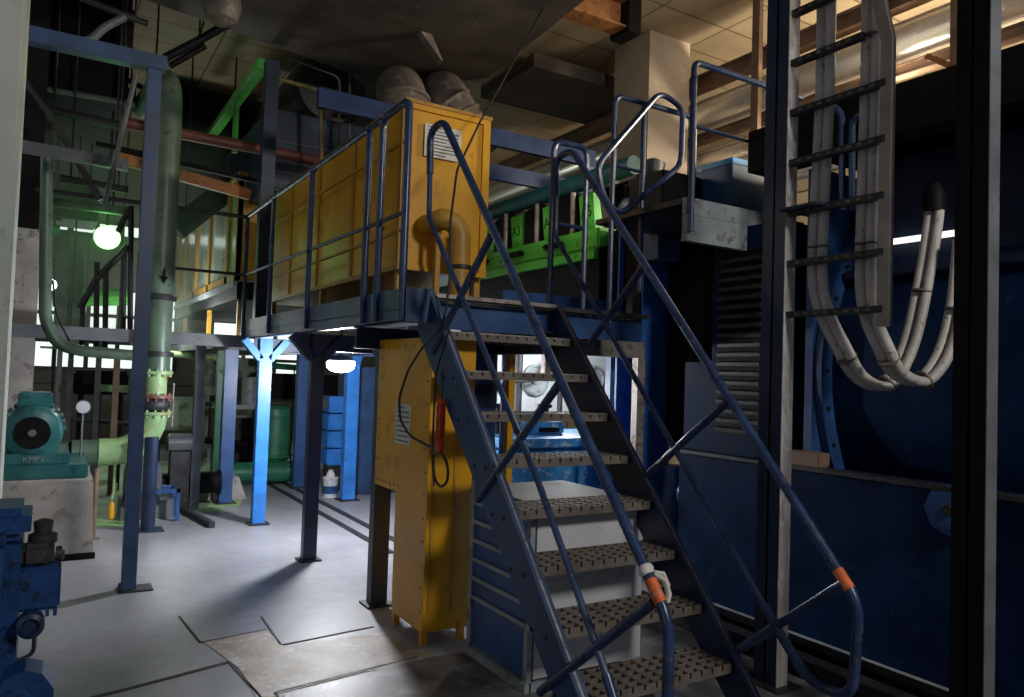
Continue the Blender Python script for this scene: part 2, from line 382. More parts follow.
b = MB(); b.box(4.62, 4.70, -2.5, 3.1, 2.30, 3.14); b.build('upper_casing', 'machine_top', g, False)
b = MB(); b.box(4.48, 4.72, -2.5, 3.1, 2.36, 2.42, .01); b.build('casing_rib', 'machine_top', g)
b = MB(); b.box(4.12, 4.32, -2.5, 3.62, 3.13, 3.42); b.build('top_beam', 'black', g, False)
b = MB(); b.box(4.3, 7.2, -2.5, 3.62, 3.36, 3.42); b.build('top_cover', 'black', g, False)
b = MB(); b.box(7.15, 7.25, -2.5, 4.3, .03, 3.4); b.build('rear_casing', 'machine', g, False)
b = MB(); b.lathe((4.225, 2.23, 1.0), (-1, 0, 0), [(0, .14), (.05, .14), (.055, .1), (.06, .1)], 8)
bo = b.build('boss_cover', 'blue', g); lab(bo, 'brighter blue octagonal boss')
b = MB(); b.lathe((4.165, 2.23, 1.0), (-1, 0, 0), [(0, .03), (.02, .03)], 12); b.build('boss_bolt', 'dark', bo)
b = MB(); b.box(4.18, 4.30, 3.05, 3.30, 1.127, 1.22, .008); lab(b.build('foot_block', 'brown', g), 'brown block on the ledge')
c = MB(); c.tube([(4.55, 2.86, 2.585), (4.55, 2.42, 2.585)], .02, 8)  # glowing tube added where a bright slot of light shows
so = tag(c.build('glow_strip', 'glowstrip'), 'thin horizontal glowing strip standing in for a bright line of light inside the dark machine frame, behind the cable end', 'lamp')

# skid rails on the floor in front of the machine
for k, (x, col) in enumerate(((3.93, 'black'), (3.72, 'dark'))):
    b = MB(); ibeam(b, (x, -1.5, .06), (x, 4.2, .06), .10, .11, .012)
    tag(b.build('steel_rail', col, None, False), ('steel rail on the floor next to the blue machine base', 'outer steel rail on the floor, the one nearer the stairs')[k], 'rail')

# louvred cabinet under the catwalk
g = thing('louvred_cabinet', 'dark blue louvred cabinet just left of the patchy tall post', 'cabinet', (4.3, 3.8, 1.13))
b = MB(); b.box(4.22, 4.95, 3.40, 4.02, 1.13, 2.78, .01); b.build('casing', 'machine', g)
b = MB(); b.box(4.205, 4.222, 3.52, 3.93, 1.28, 2.60); b.build('louvre_recess', 'black', g, False)
b = MB()
for k in range(19):
    z = 1.30+k*.068; b.prism([(4.205, z), (4.175, z-.004), (4.172, z+.02), (4.205, z+.034)], 'y', 3.53, 3.92)
b.build('louvre_slats', 'dark', g, False)

# catwalk beam and its things
g = thing('catwalk_beam', 'light grey beam of the upper catwalk above the louvred cabinet', 'beam', (3.9, 3.75, 2.63))
b = MB(); b.box(3.62, 4.75, 3.7, 3.74, 2.785, 2.90); b.box(3.62, 4.21, 3.69, 3.74, 2.60, 2.78); b.build('front_plate', 'lightgrey', g, False)
b = MB(); b.box(3.62, 4.9, 3.74, 4.7, 2.86, 2.90); b.build('deck_plate', 'dark', g, False)
g = thing('battery_box', 'light blue box with an orange tag standing on the catwalk', 'box', (4.75, 4.1, 2.9))
b = MB(); b.box(4.38, 5.1, 4.0, 4.4, 2.9, 3.35, .006); b.build('body', 'steelblue', g)
b = MB(); b.box(4.37, 5.11, 3.99, 4.41, 3.33, 3.38, .006); b.build('lid', 'lightblue', g)
b = MB(); b.box(4.62, 4.73, 3.985, 3.999, 2.95, 2.99); lab(b.build('tag', 'orangepaint', g, False), 'small orange tag')
b = MB(); b.box(3.95, 4.37, 4.3, 4.7, 2.9, 3.28, .01); tag(b.build('control_box', 'black'), 'black box on the catwalk left of the light blue box', 'box')

# tall posts in front of the machine
def hpost(x0, x1, y0, y1, zt, label, m1, m2):
    g = thing('steel_post', label, 'post', ((x0+x1)/2, (y0+y1)/2, 0), 'tall posts in front of the machine')
    b = MB(); b.box(x0, x0+.012, y0, y1, .012, zt); b.box(x1-.012, x1, y0, y1, .012, zt); b.box(x0, x1, (y0+y1)/2-.006, (y0+y1)/2+.006, .012, zt)
    b.build('section', m1, g, False)
    b = MB(); b.box(x0+.001, x1, y0-.004, y0, .012, zt); lab(b.build('front_flange', m2, g, False), 'pale front flange')  # pale coat that also carries the light falling on the front
    b = MB(); b.box(x0-.06, x1+.06, y0-.06, y1+.06, 0, .012); b.build('base_plate', 'dark', g, False)
    return g
hpost(3.42, 3.51, 2.735, 2.885, 5.2, 'tall post with a blotchy pale front face, rising right of the staircase', 'darkblue', 'patchy')
hpost(3.42, 3.51, 1.68, 1.82, 5.2, 'tall near-black post with a plain grey front face, rightmost in view', 'black', 'grey')

# cable ladder
g = thing('cable_ladder', 'vertical perforated cable ladder fixed beside the tall pale-faced post', 'cable ladder', (3.46, 2.4, 2.0))
b = MB(); b.box(3.44, 3.475, 2.14, 2.20, 1.95, 3.38); b.bar((3.457, 2.17, 3.37), (3.457, 2.30, 3.95), .035, .06, (0, 1, 0)); b.bar((3.457, 2.30, 3.94), (3.457, 2.30, 5.2), .035, .06, (0, 1, 0))
b.build('side_rail', 'tray', g, False)
for k in range(9):
    z = 2.035+.281*k
    y1 = 2.17 if z < 3.4 else 2.30
    b = MB(); b.box(3.435, 3.442, y1, 2.74, z-.017, z+.017); b.box(3.442, 3.475, y1, 2.74, z+.013, z+.017); b.box(3.442, 3.475, y1, 2.74, z-.017, z-.013)
    r = b.build('rung', 'dark', g, False)
    b = MB()
    for j in range(8): b.box(3.4335, 3.4352, y1+.06+j*.06, y1+.085+j*.06, z-.006, z+.006)
    b.build_each('slot', 'exhaust', r, False)
b = MB(); b.box(3.36, 3.62, 2.50, 2.73, 2.60, 2.612); b.build('bracket', 'darkblue', g, False)

# white cable bundles
def bundle(pts, off, label):
    g = thing('cable_bundle', label, 'cable', pts[0], 'white cable bundles')
    for k, o in enumerate(off):
        b = MB(); P_ = [Vector(p)+Vector(o) for p in pts]
        # smooth with catmull-rom
        out = []
        Q_ = [P_[0]]+P_+[P_[-1]]
        for i in range(1, len(Q_)-2):
            for t in range(5):
                t /= 5; a, c, d, e = Q_[i-1:i+3]
                out.append(.5*((2*c)+(d-a)*t+(2*a-5*c+4*d-e)*t*t+(3*c-a-3*d+e)*t**3))
        out.append(P_[-1])
        b.tube(out, .027, 12); cb = b.build('cable', 'cable', g)
        if k == 0:
            t_ = MB()
            for i in range(8, len(out)-2, 9):
                d = (out[i+1]-out[i]).normalized(); t_.cyl(out[i]+Vector(off[1])*.5-d*.005, out[i]+Vector(off[1])*.5+d*.005, .057, 14)
            t_.build_each('cable_tie', 'exhaust', g)
    return g
bundle([(3.52, 2.60, 5.0), (3.52, 2.60, 3.9), (3.52, 2.60, 3.2), (3.52, 2.62, 2.6), (3.53, 2.62, 2.15), at(838, 350, x=3.64), at(856, 378, x=3.78), at(882, 384, x=3.92), at(904, 345, x=4.06), at(919, 280, x=4.18), at(928, 224, x=4.24), at(929, 205, x=4.25)], [(0, 0, 0), (0, -.058, .0)], 'pair of white cables hanging in a loop beside the pale-faced post, the left bundle')
bundle([(3.52, 2.33, 5.0), (3.52, 2.33, 3.9), (3.52, 2.33, 3.2), (3.52, 2.34, 2.6), (3.53, 2.34, 2.1), at(880, 352, x=3.64), at(894, 374, x=3.78), at(918, 380, x=3.92), at(940, 350, x=4.06), at(952, 300, x=4.16), at(958, 240, x=4.2)], [(0, 0, 0), (0, -.058, .0)], 'pair of white cables looping down and up behind the near-black post, the right bundle')
b = MB(); gl = at(929, 212, x=4.25); b.lathe((gl.x, gl.y-.03, gl.z), (0, 0, 1), [(0, .06), (.10, .062), (.16, .03)], 16); tag(b.build('cable_gland', 'black'), 'black cable cap on top of the left white cable bundle', 'cable gland')

# ---------------------------------------------------------------- staircase
ST = thing('staircase', 'steep blue steel staircase with grated treads and tube handrails', 'staircase', (2.46, 3.2, 0))
sl = .23132/.20194
y0, z0 = 4.2, 2.13
for k, x in enumerate((1.985, 2.925)):
    zt = 2.13; yb = y0-zt/sl
    b = MB(); b.prism([(yb-.03, .012), (y0-.02, zt), (y0+.17, zt), (y0+.17, zt-.22), (yb+.21, .012)], 'x', x-.006, x+.006)
    b.bar((x, yb-.03, .012), (x, y0-.02, zt), .05, .008, (0, -1, 1))
    s_ = b.build('stringer', 'darkblue' if k else 'post', ST, False)
    b = MB(); b.bar((x, yb-.036, .008), (x, y0-.026, zt-.004), .012, .006, (0, -1, 1)); lab(b.build('worn_edge', 'edge', s_, False), 'worn bare metal edge')
    b = MB()
    for kk in range(1, 9):
        for dy in (.06, .18):
            b.cyl((x-.012, y0-.20194*kk+dy, z0-.23132*kk-.045), (x+.012, y0-.20194*kk+dy, z0-.23132*kk-.045), .011, 8)
    b.build_each('bolt', 'dark', s_)
for k in range(1, 9):
    y, z = y0-.20194*k, z0-.23132*k; xa, xb = 1.995, 2.915; dpt = .265
    b = MB()
    b.box(xa, xb, y, y+.008, z-.045, z); b.box(xa, xb, y+dpt-.008, y+dpt, z-.045, z)
    b.box(xa, xa+.008, y, y+dpt, z-.045, z); b.box(xb-.008, xb, y, y+dpt, z-.045, z)
    for j in range(1, 5): b.box(xa, xb, y+dpt*j/5-.005, y+dpt*j/5+.005, z-.028, z+.001)
    for j in range(1, 13): b.box(xa+(xb-xa)*j/13-.005, xa+(xb-xa)*j/13+.005, y, y+dpt, z-.024, z)
    t = b.build('tread', 'grate', ST, False)
    if k < 4:
        b = MB(); b.box(xa, xb, y-.002, y+.035, z-.004, z+.004); lab(b.build('nosing', 'edge', t, False), 'worn nosing strip')
b = MB(); b.box(1.99, 2.92, 4.17, 4.22, 2.115, 2.14); lab(b.build('landing_nosing', 'edge', ST, False), 'pale worn landing edge')
def handrail(x, yf, zf, low, braces):
    sl_t = (3.19-zf)/(4.10-yf)
    b = MB(); b.tube([(x, low[0][0]+.006, low[0][1]+.006)]+[(x, *l) for l in low[1:]]+[(x, yf, zf), (x, 4.10, 3.19), (x, 4.29, 3.17), (x, 4.27, 2.9)], .0225, 12, fil=.085)
    h = b.build('handrail', 'rail', ST)
    b = MB(); b.tube([(x, 4.27, 2.92), (x, 4.26, 2.62), (x, 2.96, 1.18), (x, *low[0])], .0165, 10, fil=.05); b.build('lower_rail', 'rail', h)
    b = MB(); b.tube([(x, yf+.105, zf+.105*sl_t), (x, yf+.045, zf+.045*sl_t)], .0245, 14)
    lab(b.build('orange_band', 'orangepaint', h), 'orange painted band')
    for p, q in braces:
        b = MB(); b.tube([at(*p, x=x), at(*q, x=x)], .021, 10); b.build('brace', 'rail', h)
    return h
handrail(1.975, 2.055, .77, [(2.40, .45), (2.24, .20), (2.05, .20)], [((433, 352), (491, 236)), ((478, 500), (559, 384)), ((540, 692), (654, 602))])
handrail(2.94, 1.935, .74, [(2.42, .59), (2.17, .33), (1.96, .34)], [((589, 345), (645, 264)), ((640, 482), (727, 402)), ((735, 652), (846, 582))])
b = MB()
rc = Vector((1.975, 2.178, .77+.123*1.183)); dr = Vector((0, -.66, -.755)).normalized()
b.lathe(rc-dr*.03, dr, [(0, .026), (.008, .031), (.02, .032), (.03, .030), (.038, .026)], 14)
b.tube([rc+Vector((.03, 0, -.005)), rc+Vector((.07, -.02, -.03)), rc+Vector((.085, -.03, -.08)), rc+Vector((.075, -.03, -.11))], .012, 6)
b.tube([rc+Vector((.03, 0, 0)), rc+Vector((.08, .0, -.01)), rc+Vector((.10, -.01, -.06))], .01, 6)
tag(b.build('tied_rag', 'rag'), 'white rag knotted round the near handrail above its orange band', 'rag')

# box under the stairs
g = thing('slatted_tank', 'blue slatted box with white front standing under the staircase', 'tank', (2.55, 3.6, 0))
b = MB(); b.box(2.20, 2.96, 3.34, 3.94, .06, .93); b.build('body', 'midblue', g, False)
b = MB(); b.box(2.235, 2.97, 3.322, 3.34, .06, .95); b.build('front_panel', 'white', g, False)
for a in ((3.31, 3.345, .97), (3.93, 3.97, 1.02)):
    b = MB(); b.box(2.185, 2.215, a[0], a[1], 0, a[2]); b.build('corner_post', 'lightgrey', g, False)
for k in range(6):
    b = MB(); b.bar((2.188, 3.34, .34+k*.11), (2.188, 3.93, .34+k*.11), .012, .022); b.build('side_slat', 'lightgrey', g, False)
b = MB(); b.box(2.17, 2.21, 3.30, 3.97, 0, .05); b.box(2.2, 2.9, 3.30, 3.33, 0, .05); b.build('plinth', 'lightgrey', g, False)
b = MB(); b.box(2.25, 2.95, 3.46, 4.1, .935, .965, .004); lab(b.build('top_plate', 'brown', g, False), 'dusty brown top plate')

# ---------------------------------------------------------------- deck / walkway
D = thing('raised_walkway', 'blue raised steel walkway carrying the yellow boxes', 'walkway', (2.3, 6.3, 1.95))
b = MB(); b.box(1.80, 1.808, 4.17, 8.6, 1.955, 2.16); b.box(1.80, 1.86, 4.17, 8.6, 1.955, 1.962); b.box(1.80, 1.86, 4.17, 8.6, 2.03, 2.036)
b.build('fascia', 'post', D, False)
b = MB(); b.box(1.81, 2.98, 4.19, 8.6, 2.10, 2.13); b.build('deck_plate', 'dark', D, False)
b = MB(); b.box(2.98, 3.75, 4.19, 5.0, 2.10, 2.13); b.build('landing_plate', 'dark', D, False)
b = MB(); b.box(1.80, 1.99, 4.165, 4.19, 1.955, 2.16); b.build('end_plate', 'post', D, False)
b = MB(); b.box(1.99, 3.75, 4.27, 4.30, 1.93, 2.09); lab(b.build('cross_channel', 'blue', D, False), 'bluer cross channel below the landing')
for y in (5.06, 6.47, 8.16):
    b = MB(); ibeam(b, (1.82, y, 1.88), (2.98, y, 1.88), .1, .15); b.build('joist', 'darkblue', D, False)
b = MB(); ibeam(b, (2.9, 4.2, 1.88), (2.9, 8.6, 1.88), .1, .15); b.build('rear_joist', 'darkblue', D, False)
b = MB(); b.box(-1.6, 1.80, 8.56, 8.62, 1.86, 1.99); b.box(-1.6, 1.80, 8.62, 9.18, 1.95, 1.98); lab(b.build('side_deck', 'grey', D, False), 'dull grey side walkway')
def stanchion(x, y, zt, zb=1.98): return MB().tube([(x, y, zb), (x, y, zt)], .021, 10)
# guard rail along the walkway
G = thing('guard_rail', 'blue tube guard rail along the left edge of the raised walkway', 'railing', (1.8, 6.3, 1.97))
b = MB(); b.tube([(1.79, 4.20, 1.97), (1.79, 4.20, 3.305), (1.79, 4.62, 3.305), (1.79, 4.62, 1.97)], .024, 12, fil=.07); b.build('end_hoop', 'rail', G)
b = MB(); b.tube([(1.79, 4.86, 1.97), (1.79, 4.86, 3.305), (1.79, 8.58, 3.305)], .024, 12, fil=.07); b.build('top_rail', 'rail', G)
b = MB(); b.tube([(1.79, 4.62, 3.305), (1.79, 5.2, 3.305)], .022, 10); b.build('joining_rail', 'rail', G)
b = MB(); b.tube([(1.79, 4.62, 2.62), (1.79, 8.58, 2.66)], .014, 8); b.tube([(1.79, 4.2, 2.62), (1.79, 4.62, 2.62)], .014, 8); b.build('mid_rail', 'rail', G)
for y in (6.18, 7.45, 8.58):
    stanchion(1.79, y, 3.30).build('stanchion', 'rail', G)
G = thing('guard_rail', 'dark rail of the grey side walkway, running left behind the big vertical pipe', 'railing', (.3, 8.6, 1.98))
b = MB(); b.tube([(1.79, 8.58, 3.30), (-.2, 8.58, 3.30)], .022, 8); b.build('top_rail', 'dark', G)
b = MB(); b.tube([(1.79, 8.58, 2.66), (.9, 8.58, 2.66)], .016, 8); b.build('mid_rail', 'dark', G)
# landing hoop and stanchions right of the stair head
G = thing('guard_rail', 'blue hoop railing at the right corner of the stair landing', 'railing', (3.1, 4.2, 2.13))
b = MB(); b.tube([(2.93, 4.30, 2.13), (2.93, 4.30, 3.30), (3.22, 4.30, 3.30), (3.22, 4.30, 2.0)], .021, 10, fil=.08); b.build('hoop', 'rail', G)
b = MB(); b.tube([(2.93, 4.30, 2.72), (3.22, 4.30, 2.72)], .014, 8); b.build('mid_rail', 'rail', G)
# small upper stair from landing to catwalk
G = thing('ladder_rail', 'sloping closed blue handrail loop rising from the stair landing toward the pale column', 'railing', (3.6, 4.2, 2.13))
b = MB(); b.tube([at(597, 165, y=4.2), at(660, 92, y=4.2), at(683, 108, y=4.2), at(681, 165, y=4.2), at(620, 215, y=4.2), at(604, 200, y=4.2)], .022, 10, closed=True, fil=.09); b.build('handrail', 'rail', G)
G = thing('guard_rail', 'blue railing with bent corners in front of the pale square column', 'railing', (3.7, 4.5, 2.6))
b = MB(); b.tube([(3.42, 4.25, 2.05), (3.42, 4.25, 3.72), (4.22, 4.25, 3.72), (4.22, 4.25, 3.1)], .021, 10, fil=.08); b.build('hoop', 'rail', G)
b = MB(); b.tube([(3.70, 4.25, 2.3), (3.70, 4.25, 3.70)], .021, 10); b.build('stanchion', 'rail', G)
b = MB(); b.tube([(3.42, 4.25, 3.2), (3.70, 4.25, 3.2)], .013, 8); b.build('mid_rail', 'rail', G)
G = thing('guard_rail', 'purplish blue railing on the front of the light grey catwalk beam', 'railing', (4.0, 3.68, 2.6))
b = MB(); b.tube([(3.63, 3.67, 2.66), (3.63, 3.67, 3.82), (4.75, 3.67, 3.82)], .022, 10, fil=.06); b.build('top_rail', 'rail', G)
b = MB(); b.tube([(3.63, 3.67, 3.38), (4.75, 3.67, 3.38)], .014, 8); b.build('mid_rail', 'rail', G)
for k, (pts, l) in enumerate((([(842, 205), (842, 112), (826, 103)], 'left'), ([(852, 205), (852, 120), (866, 112)], 'right'))):
    P_ = [at(px, py, x=4.06) for px, py in pts]
    b = MB(); b.tube([P_[0]+Vector((.14, 0, 0))]+P_+[P_[-1]+Vector((.08, 0, 0))], .02, 10, fil=.06)
    tag(b.build('grab_rail', 'rail'), 'blue bent grab rail on the black beam behind the cable ladder, the %s of two' % l, 'railing')

# posts
def post(x, y, zt, w_, m, label, knee=None, name='steel_post'):
    g = thing(name, label, 'post', (x, y, 0), 'blue posts under the walkway')
    b = MB(); b.box(x-w_/2, x+w_/2, y-w_*.4, y+w_*.4, .015, zt, .004); b.build('shaft', m, g)
    b = MB(); b.box(x-w_*.8, x+w_*.8, y-w_*.75, y+w_*.75, 0, .015); b.build('base_plate', 'dark', g, False)
    if knee:
        for dx, dy in knee:
            b = MB(); b.bar((x+dx*w_*.4, y+dy*w_*.4, zt-.22), (x+dx*.22, y+dy*.22, zt-.02), w_*.8, .07); b.build('knee_brace', m, g, False)
    return g
post(1.98, 6.47, 1.955, .115, 'darkblue', 'near-black walkway post left of the glaring lamp', ((-1, 0), (1, 0), (0, 1)))  # unlit side towards the viewer is put into the darker blue
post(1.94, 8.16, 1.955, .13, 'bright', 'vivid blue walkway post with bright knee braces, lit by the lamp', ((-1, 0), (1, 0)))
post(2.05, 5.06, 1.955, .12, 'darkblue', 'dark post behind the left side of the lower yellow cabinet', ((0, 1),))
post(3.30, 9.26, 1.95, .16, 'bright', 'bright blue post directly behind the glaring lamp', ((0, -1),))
post(1.87, 9.55, 1.85, .15, 'midblue', 'dull blue post on a concrete block, beside the green tank')
post(3.03, 10.5, 2.0, .17, 'midblue', 'farther blue post between the green tank and the near-black post')
for k, (x, y, h_, l) in enumerate(((1.87, 9.9, .28, 'low rough concrete block behind the dull blue post'),)):
    b = MB(); b.prism([(x-.35, 0), (x+.3, 0), (x+.2, h_), (x-.25, h_)], 'y', y-.15, y+.3); tag(b.build('concrete_block', 'concrete', None, False), l, 'block')

# blue portal at left
g = thing('portal_post', 'slim blue post standing alone on the left part of the floor', 'post', (.563, 6.137, 0))
b = MB(); b.box(.515, .61, 6.09, 6.185, .012, 3.83, .003); b.build('shaft', 'post', g)
b = MB(); b.box(.49, .72, 6.05, 6.22, 0, .012); b.cyl((.50, 6.08, .0), (.50, 6.08, .07), .008, 8); b.build('base_plate', 'dark', g, False)
b = MB(); b.box(-1.6, .64, 6.08, 6.19, 3.83, 3.94, .004); tag(b.build('overhead_beam', 'post'), 'blue horizontal beam resting on the lone slim post', 'beam')

# lamp under the walkway
g = thing('bulkhead_lamp', 'glaring white round lamp hanging under the walkway', 'lamp', (2.36, 6.95, 1.68))
b = MB(); b.lathe((2.36, 6.95, 1.79), (0, 0, -1), [(0, .05), (.02, .10), (.04, .135), (.055, .135)], 28); b.build('housing', 'grey', g)
b = MB(); b.lathe((2.36, 6.95, 1.735), (0, 0, -1), [(0, .13), (.03, .135), (.07, .125), (.10, .08), (.11, .0)], 28); b.build('diffuser', 'lamp', g)
b = MB(); b.cyl((2.36, 6.95, 1.79), (2.36, 6.95, 2.1), .01, 8); b.build('hanger', 'dark', g)
light('walkway_lamp_light', 'POINT', (2.36, 6.95, 1.58), 210, (.93, .95, 1), .08)

# ---------------------------------------------------------------- yellow boxes
g = thing('yellow_housing', 'long yellow sheet-metal housing on top of the raised walkway', 'housing', (2.45, 7, 2.16))
b = MB(); b.box(2.10, 2.79, 5.0, 8.9, 2.385, 3.60, .008); b.build('body', 'yellow', g)
b = MB()
for y in (5.0, 8.86): b.box(2.085, 2.10, y, y+.045, 2.42, 3.57)
b.box(2.085, 2.10, 5.0, 8.9, 3.57, 3.61); b.box(2.085, 2.10, 5.0, 8.9, 2.385, 2.42)
for y in (6.0, 6.95, 7.9): b.box(2.088, 2.10, y, y+.06, 2.39, 3.60)
b.bar((2.09, 5.0, 2.66), (2.09, 8.9, 2.66), .02, .02); b.bar((2.09, 5.0, 3.30), (2.09, 8.9, 3.30), .02, .02)
b.build('side_ribs', 'yellowold', g, False)
b = MB(); b.box(2.10, 2.15, 4.98, 5.0, 2.42, 3.56); b.box(2.74, 2.80, 4.98, 5.0, 2.42, 3.56); b.box(2.10, 2.80, 4.98, 5.0, 3.56, 3.61); b.box(2.10, 2.80, 4.98, 5.0, 2.385, 2.42)
b.build('front_frame', 'yellow', g, False)
b = MB(); b.box(2.09, 2.81, 4.97, 8.92, 3.60, 3.625); b.build('roof_lip', 'yellowold', g, False)
for y in (5.1, 6.9, 8.7):
    for x in (2.14, 2.78):
        b = MB(); b.box(x-.025, x+.025, y-.025, y+.025, 2.13, 2.385); b.build('leg', 'yellowold', g, False)
b = MB(); b.box(2.088, 2.10, 5.32, 5.40, 2.72, 2.735); b.bar((2.06, 5.32, 2.727), (2.1, 5.32, 2.727), .01, .01); b.build('latch', 'dark', g, False)
pp = paper('notice_sheet', g, (2.40, 4.978, 3.35), (1, 0, 0), (0, 0, 1), .30, .24)
b = MB()
for y in (6.0, 6.95, 7.9):
    for z in [2.45+.14*i for i in range(9)]: b.cyl((2.083, y+.03, z), (2.089, y+.03, z), .008, 6)
b.build_each('bolt', 'yellowold', g)

def arc(c, r, a0, a1, ux, uz, n=8):
    c, ux, uz = Vector(c), Vector(ux), Vector(uz)
    return [c+ux*r*math.cos(a0+(a1-a0)*i/n)+uz*r*math.sin(a0+(a1-a0)*i/n) for i in range(n+1)]
g = thing('yellow_elbow_pipe', 'stout yellowish elbow pipe in front of the yellow housing', 'pipe', (2.45, 4.7, 2.13))
pts = [(2.28, 4.95, 2.72), (2.28, 4.85, 2.72)]+arc((2.28+.02, 4.72, 2.60), .13, PI/2, 0, (.9, -.3, 0), (0, 0, 1), 6)+[(2.42, 4.68, 2.4), (2.42, 4.68, 2.14)]
b = MB(); b.tube(pts, .075, 16, fil=.03); b.build('pipe', 'yellowold', g)
b = MB(); b.lathe((2.42, 4.68, 2.38), (0, 0, 1), [(0, .08), (.005, .095), (.025, .095), (.03, .08)], 18); b.build('collar', 'dark', g)
for k, p in enumerate(((430, 298), (478, 302))):
    q = at(*p, z=2.13); q = Vector((q.x+(.23 if k == 0 else .1), q.y+.4, 2.13))
    b = MB(); b.box(q.x-.018, q.x+.018, q.y-.018, q.y+.018, 2.13, 2.72); tag(b.build('yellow_stake', 'yellowold'), ('thin yellow upright left of the yellowish elbow pipe', 'thin yellow upright right of the yellowish elbow pipe')[k], 'bar')

g = thing('yellow_cabinet', 'tall yellow duct cabinet standing on the floor beside the staircase', 'cabinet', (2.12, 4.4, 0))
b = MB(); b.prism([(4.16, .08), (4.64, .08), (4.64, .86), (5.02, .86), (5.02, 1.87), (4.16, 1.87)], 'x', 1.985, 2.29); b.build('body', 'yellow', g, False)
for x, y in ((2.0, 4.18), (2.25, 4.18), (2.0, 4.6), (2.25, 4.6)):
    b = MB(); b.box(x-.015, x+.025, y-.015, y+.025, 0, .08); b.build('leg', 'yellow', g, False)
b = MB()
for i in range(12):
    z = .2+i*.14; b.cyl((1.979, 4.20, z), (1.986, 4.20, z), .006, 6)
    if z > .9: b.cyl((1.979, 4.97, z), (1.986, 4.97, z), .006, 6)
for i in range(6): b.cyl((1.979, 4.28+i*.14, 1.82), (1.986, 4.28+i*.14, 1.82), .006, 6); b.cyl((1.979, 4.60+i*.07, .90), (1.986, 4.60+i*.07, .90), .006, 6)
b.build_each('rivet', 'brown', g)
b = MB(); b.box(2.012, 2.03, 4.150, 4.16, .2, 1.85); b.box(2.16, 2.175, 4.150, 4.16, .2, 1.3); b.build('front_seams', 'yellowold', g, False)
paper('data_sheet', g, (1.983, 4.56, 1.31), (0, -1, 0), (0, 0, 1), .24, .26, 8)

# red inspection lamp and cables
g = thing('inspection_lamp', 'red caged hand lamp hanging in front of the yellow cabinet', 'lamp', (1.945, 3.93, 1.2))
b = MB()
for k in range(6):
    a = 2*PI*k/6; b.bar((1.945+.024*math.cos(a), 3.93+.024*math.sin(a), 1.25), (1.945+.024*math.cos(a), 3.93+.024*math.sin(a), 1.50), .007, .007)
for z in (1.26, 1.32, 1.38, 1.44, 1.49): b.lathe((1.945, 3.93, z), (0, 0, 1), [(0, .029), (.007, .029)], 14)
b.build('cage', 'red', g)
b = MB(); b.lathe((1.945, 3.93, 1.20), (0, 0, 1), [(0, .015), (.01, .024), (.06, .026), (.065, .02)], 14); b.build('handle', 'red', g)
b = MB(); b.cyl((1.945, 3.93, 1.27), (1.945, 3.93, 1.48), .016, 10); b.build('tube', 'orangepaint', g)
b = MB(); b.tube([(1.945, 3.93, 1.49), (1.945, 3.93, 1.53), (1.955, 3.94, 1.56), (1.965, 3.98, 1.66)], .004, 6); b.build('hook', 'dark', g)
X9 = 1.945
lower = [at(440, 330, x=X9), at(422, 348, x=X9), at(408, 370, x=X9), at(399, 398, x=X9), at(400, 420, x=X9), at(410, 436, x=X9), at(428, 446, x=X9), at(440, 450, x=X9), at(448, 464, x=X9), at(448, 482, x=X9), at(440, 488, x=X9), at(434, 478, x=X9), at(433, 455, x=X9), at(440, 452, x=X9)]
upper = [at(548, 0, y=6.0), at(480, 122, y=4.6), at(457, 170, y=4.3), at(450, 225, y=4.15), at(450, 275, y=4.05), at(446, 310, y=4.0)]
b = MB(); b.tube(upper+lower, .008, 8, fil=.05); tag(b.build('power_cable', 'blackcable'), 'black cable dropping from the ceiling and looping over the yellow cabinet', 'cable')
b = MB(); b.tube([at(449, 330, x=1.96), at(436, 372, x=1.96), at(434, 410, x=1.96), at(432, 455, x=1.96), at(434, 486, x=1.96)], .006, 8, fil=.05); tag(b.build('lamp_cord', 'blackcable'), 'thin cord hanging down beside the red hand lamp', 'cable')

# glazed far box
g = thing('glazed_yellow_housing', 'yellow housing with glazed side at the far end of the walkway', 'housing', (2.2, 12.5, 2.7))
xs, ya, yb, za, zb = 1.97, 10.05, 15.4, 2.76, 4.09
b = MB()
for y in [ya+(yb-ya)*t for t in (0, .12, .38, .62, .85, 1)]: b.box(xs, xs+.07, y-.08, y+.08, za, zb)
b.box(xs, xs+.07, ya, yb, zb-.09, zb); b.box(xs, xs+.07, ya, yb, za, za+.10); b.build('side_frame', 'yellowold', g, False)
b = MB(); b.box(xs+.03, xs+.04, ya, yb, za, zb); b.build('side_glass', 'glass', g, False)
b = MB(); b.box(xs, 3.0, ya-.06, ya, za, zb, .005); b.box(xs, xs+.05, ya-.08, ya-.05, za, zb); b.box(xs+.30, xs+.34, ya-.075, ya-.05, za, zb); b.build('end_panel', 'yellowold', g)
b = MB(); b.box(xs-.02, 3.0, ya-.1, yb, zb, zb+.05); b.build('roof', 'yellowold', g, False)
b = MB(); b.box(xs-.03, xs+.02, ya-.05, yb, za-.09, za-.02); lab(b.build('bottom_strip', 'lightgrey', g, False), 'pale bottom strip')
b = MB(); b.box(xs+.02, 3.0, ya-.05, yb, za-.25, za-.02); b.build('under_frame', 'black', g, False)
for y in (10.3, 12.5, 15):
    b = MB(); b.box(xs+.1, xs+.16, y, y+.06, 1.9, za-.25); b.build('leg', 'yellowold', g, False)
b = MB(); b.box(1.7, 3.2, 9.9, 15.6, 1.86, 1.96); tag(b.build('far_platform', 'grey', None, False), 'grey platform under the glazed yellow housing', 'platform')

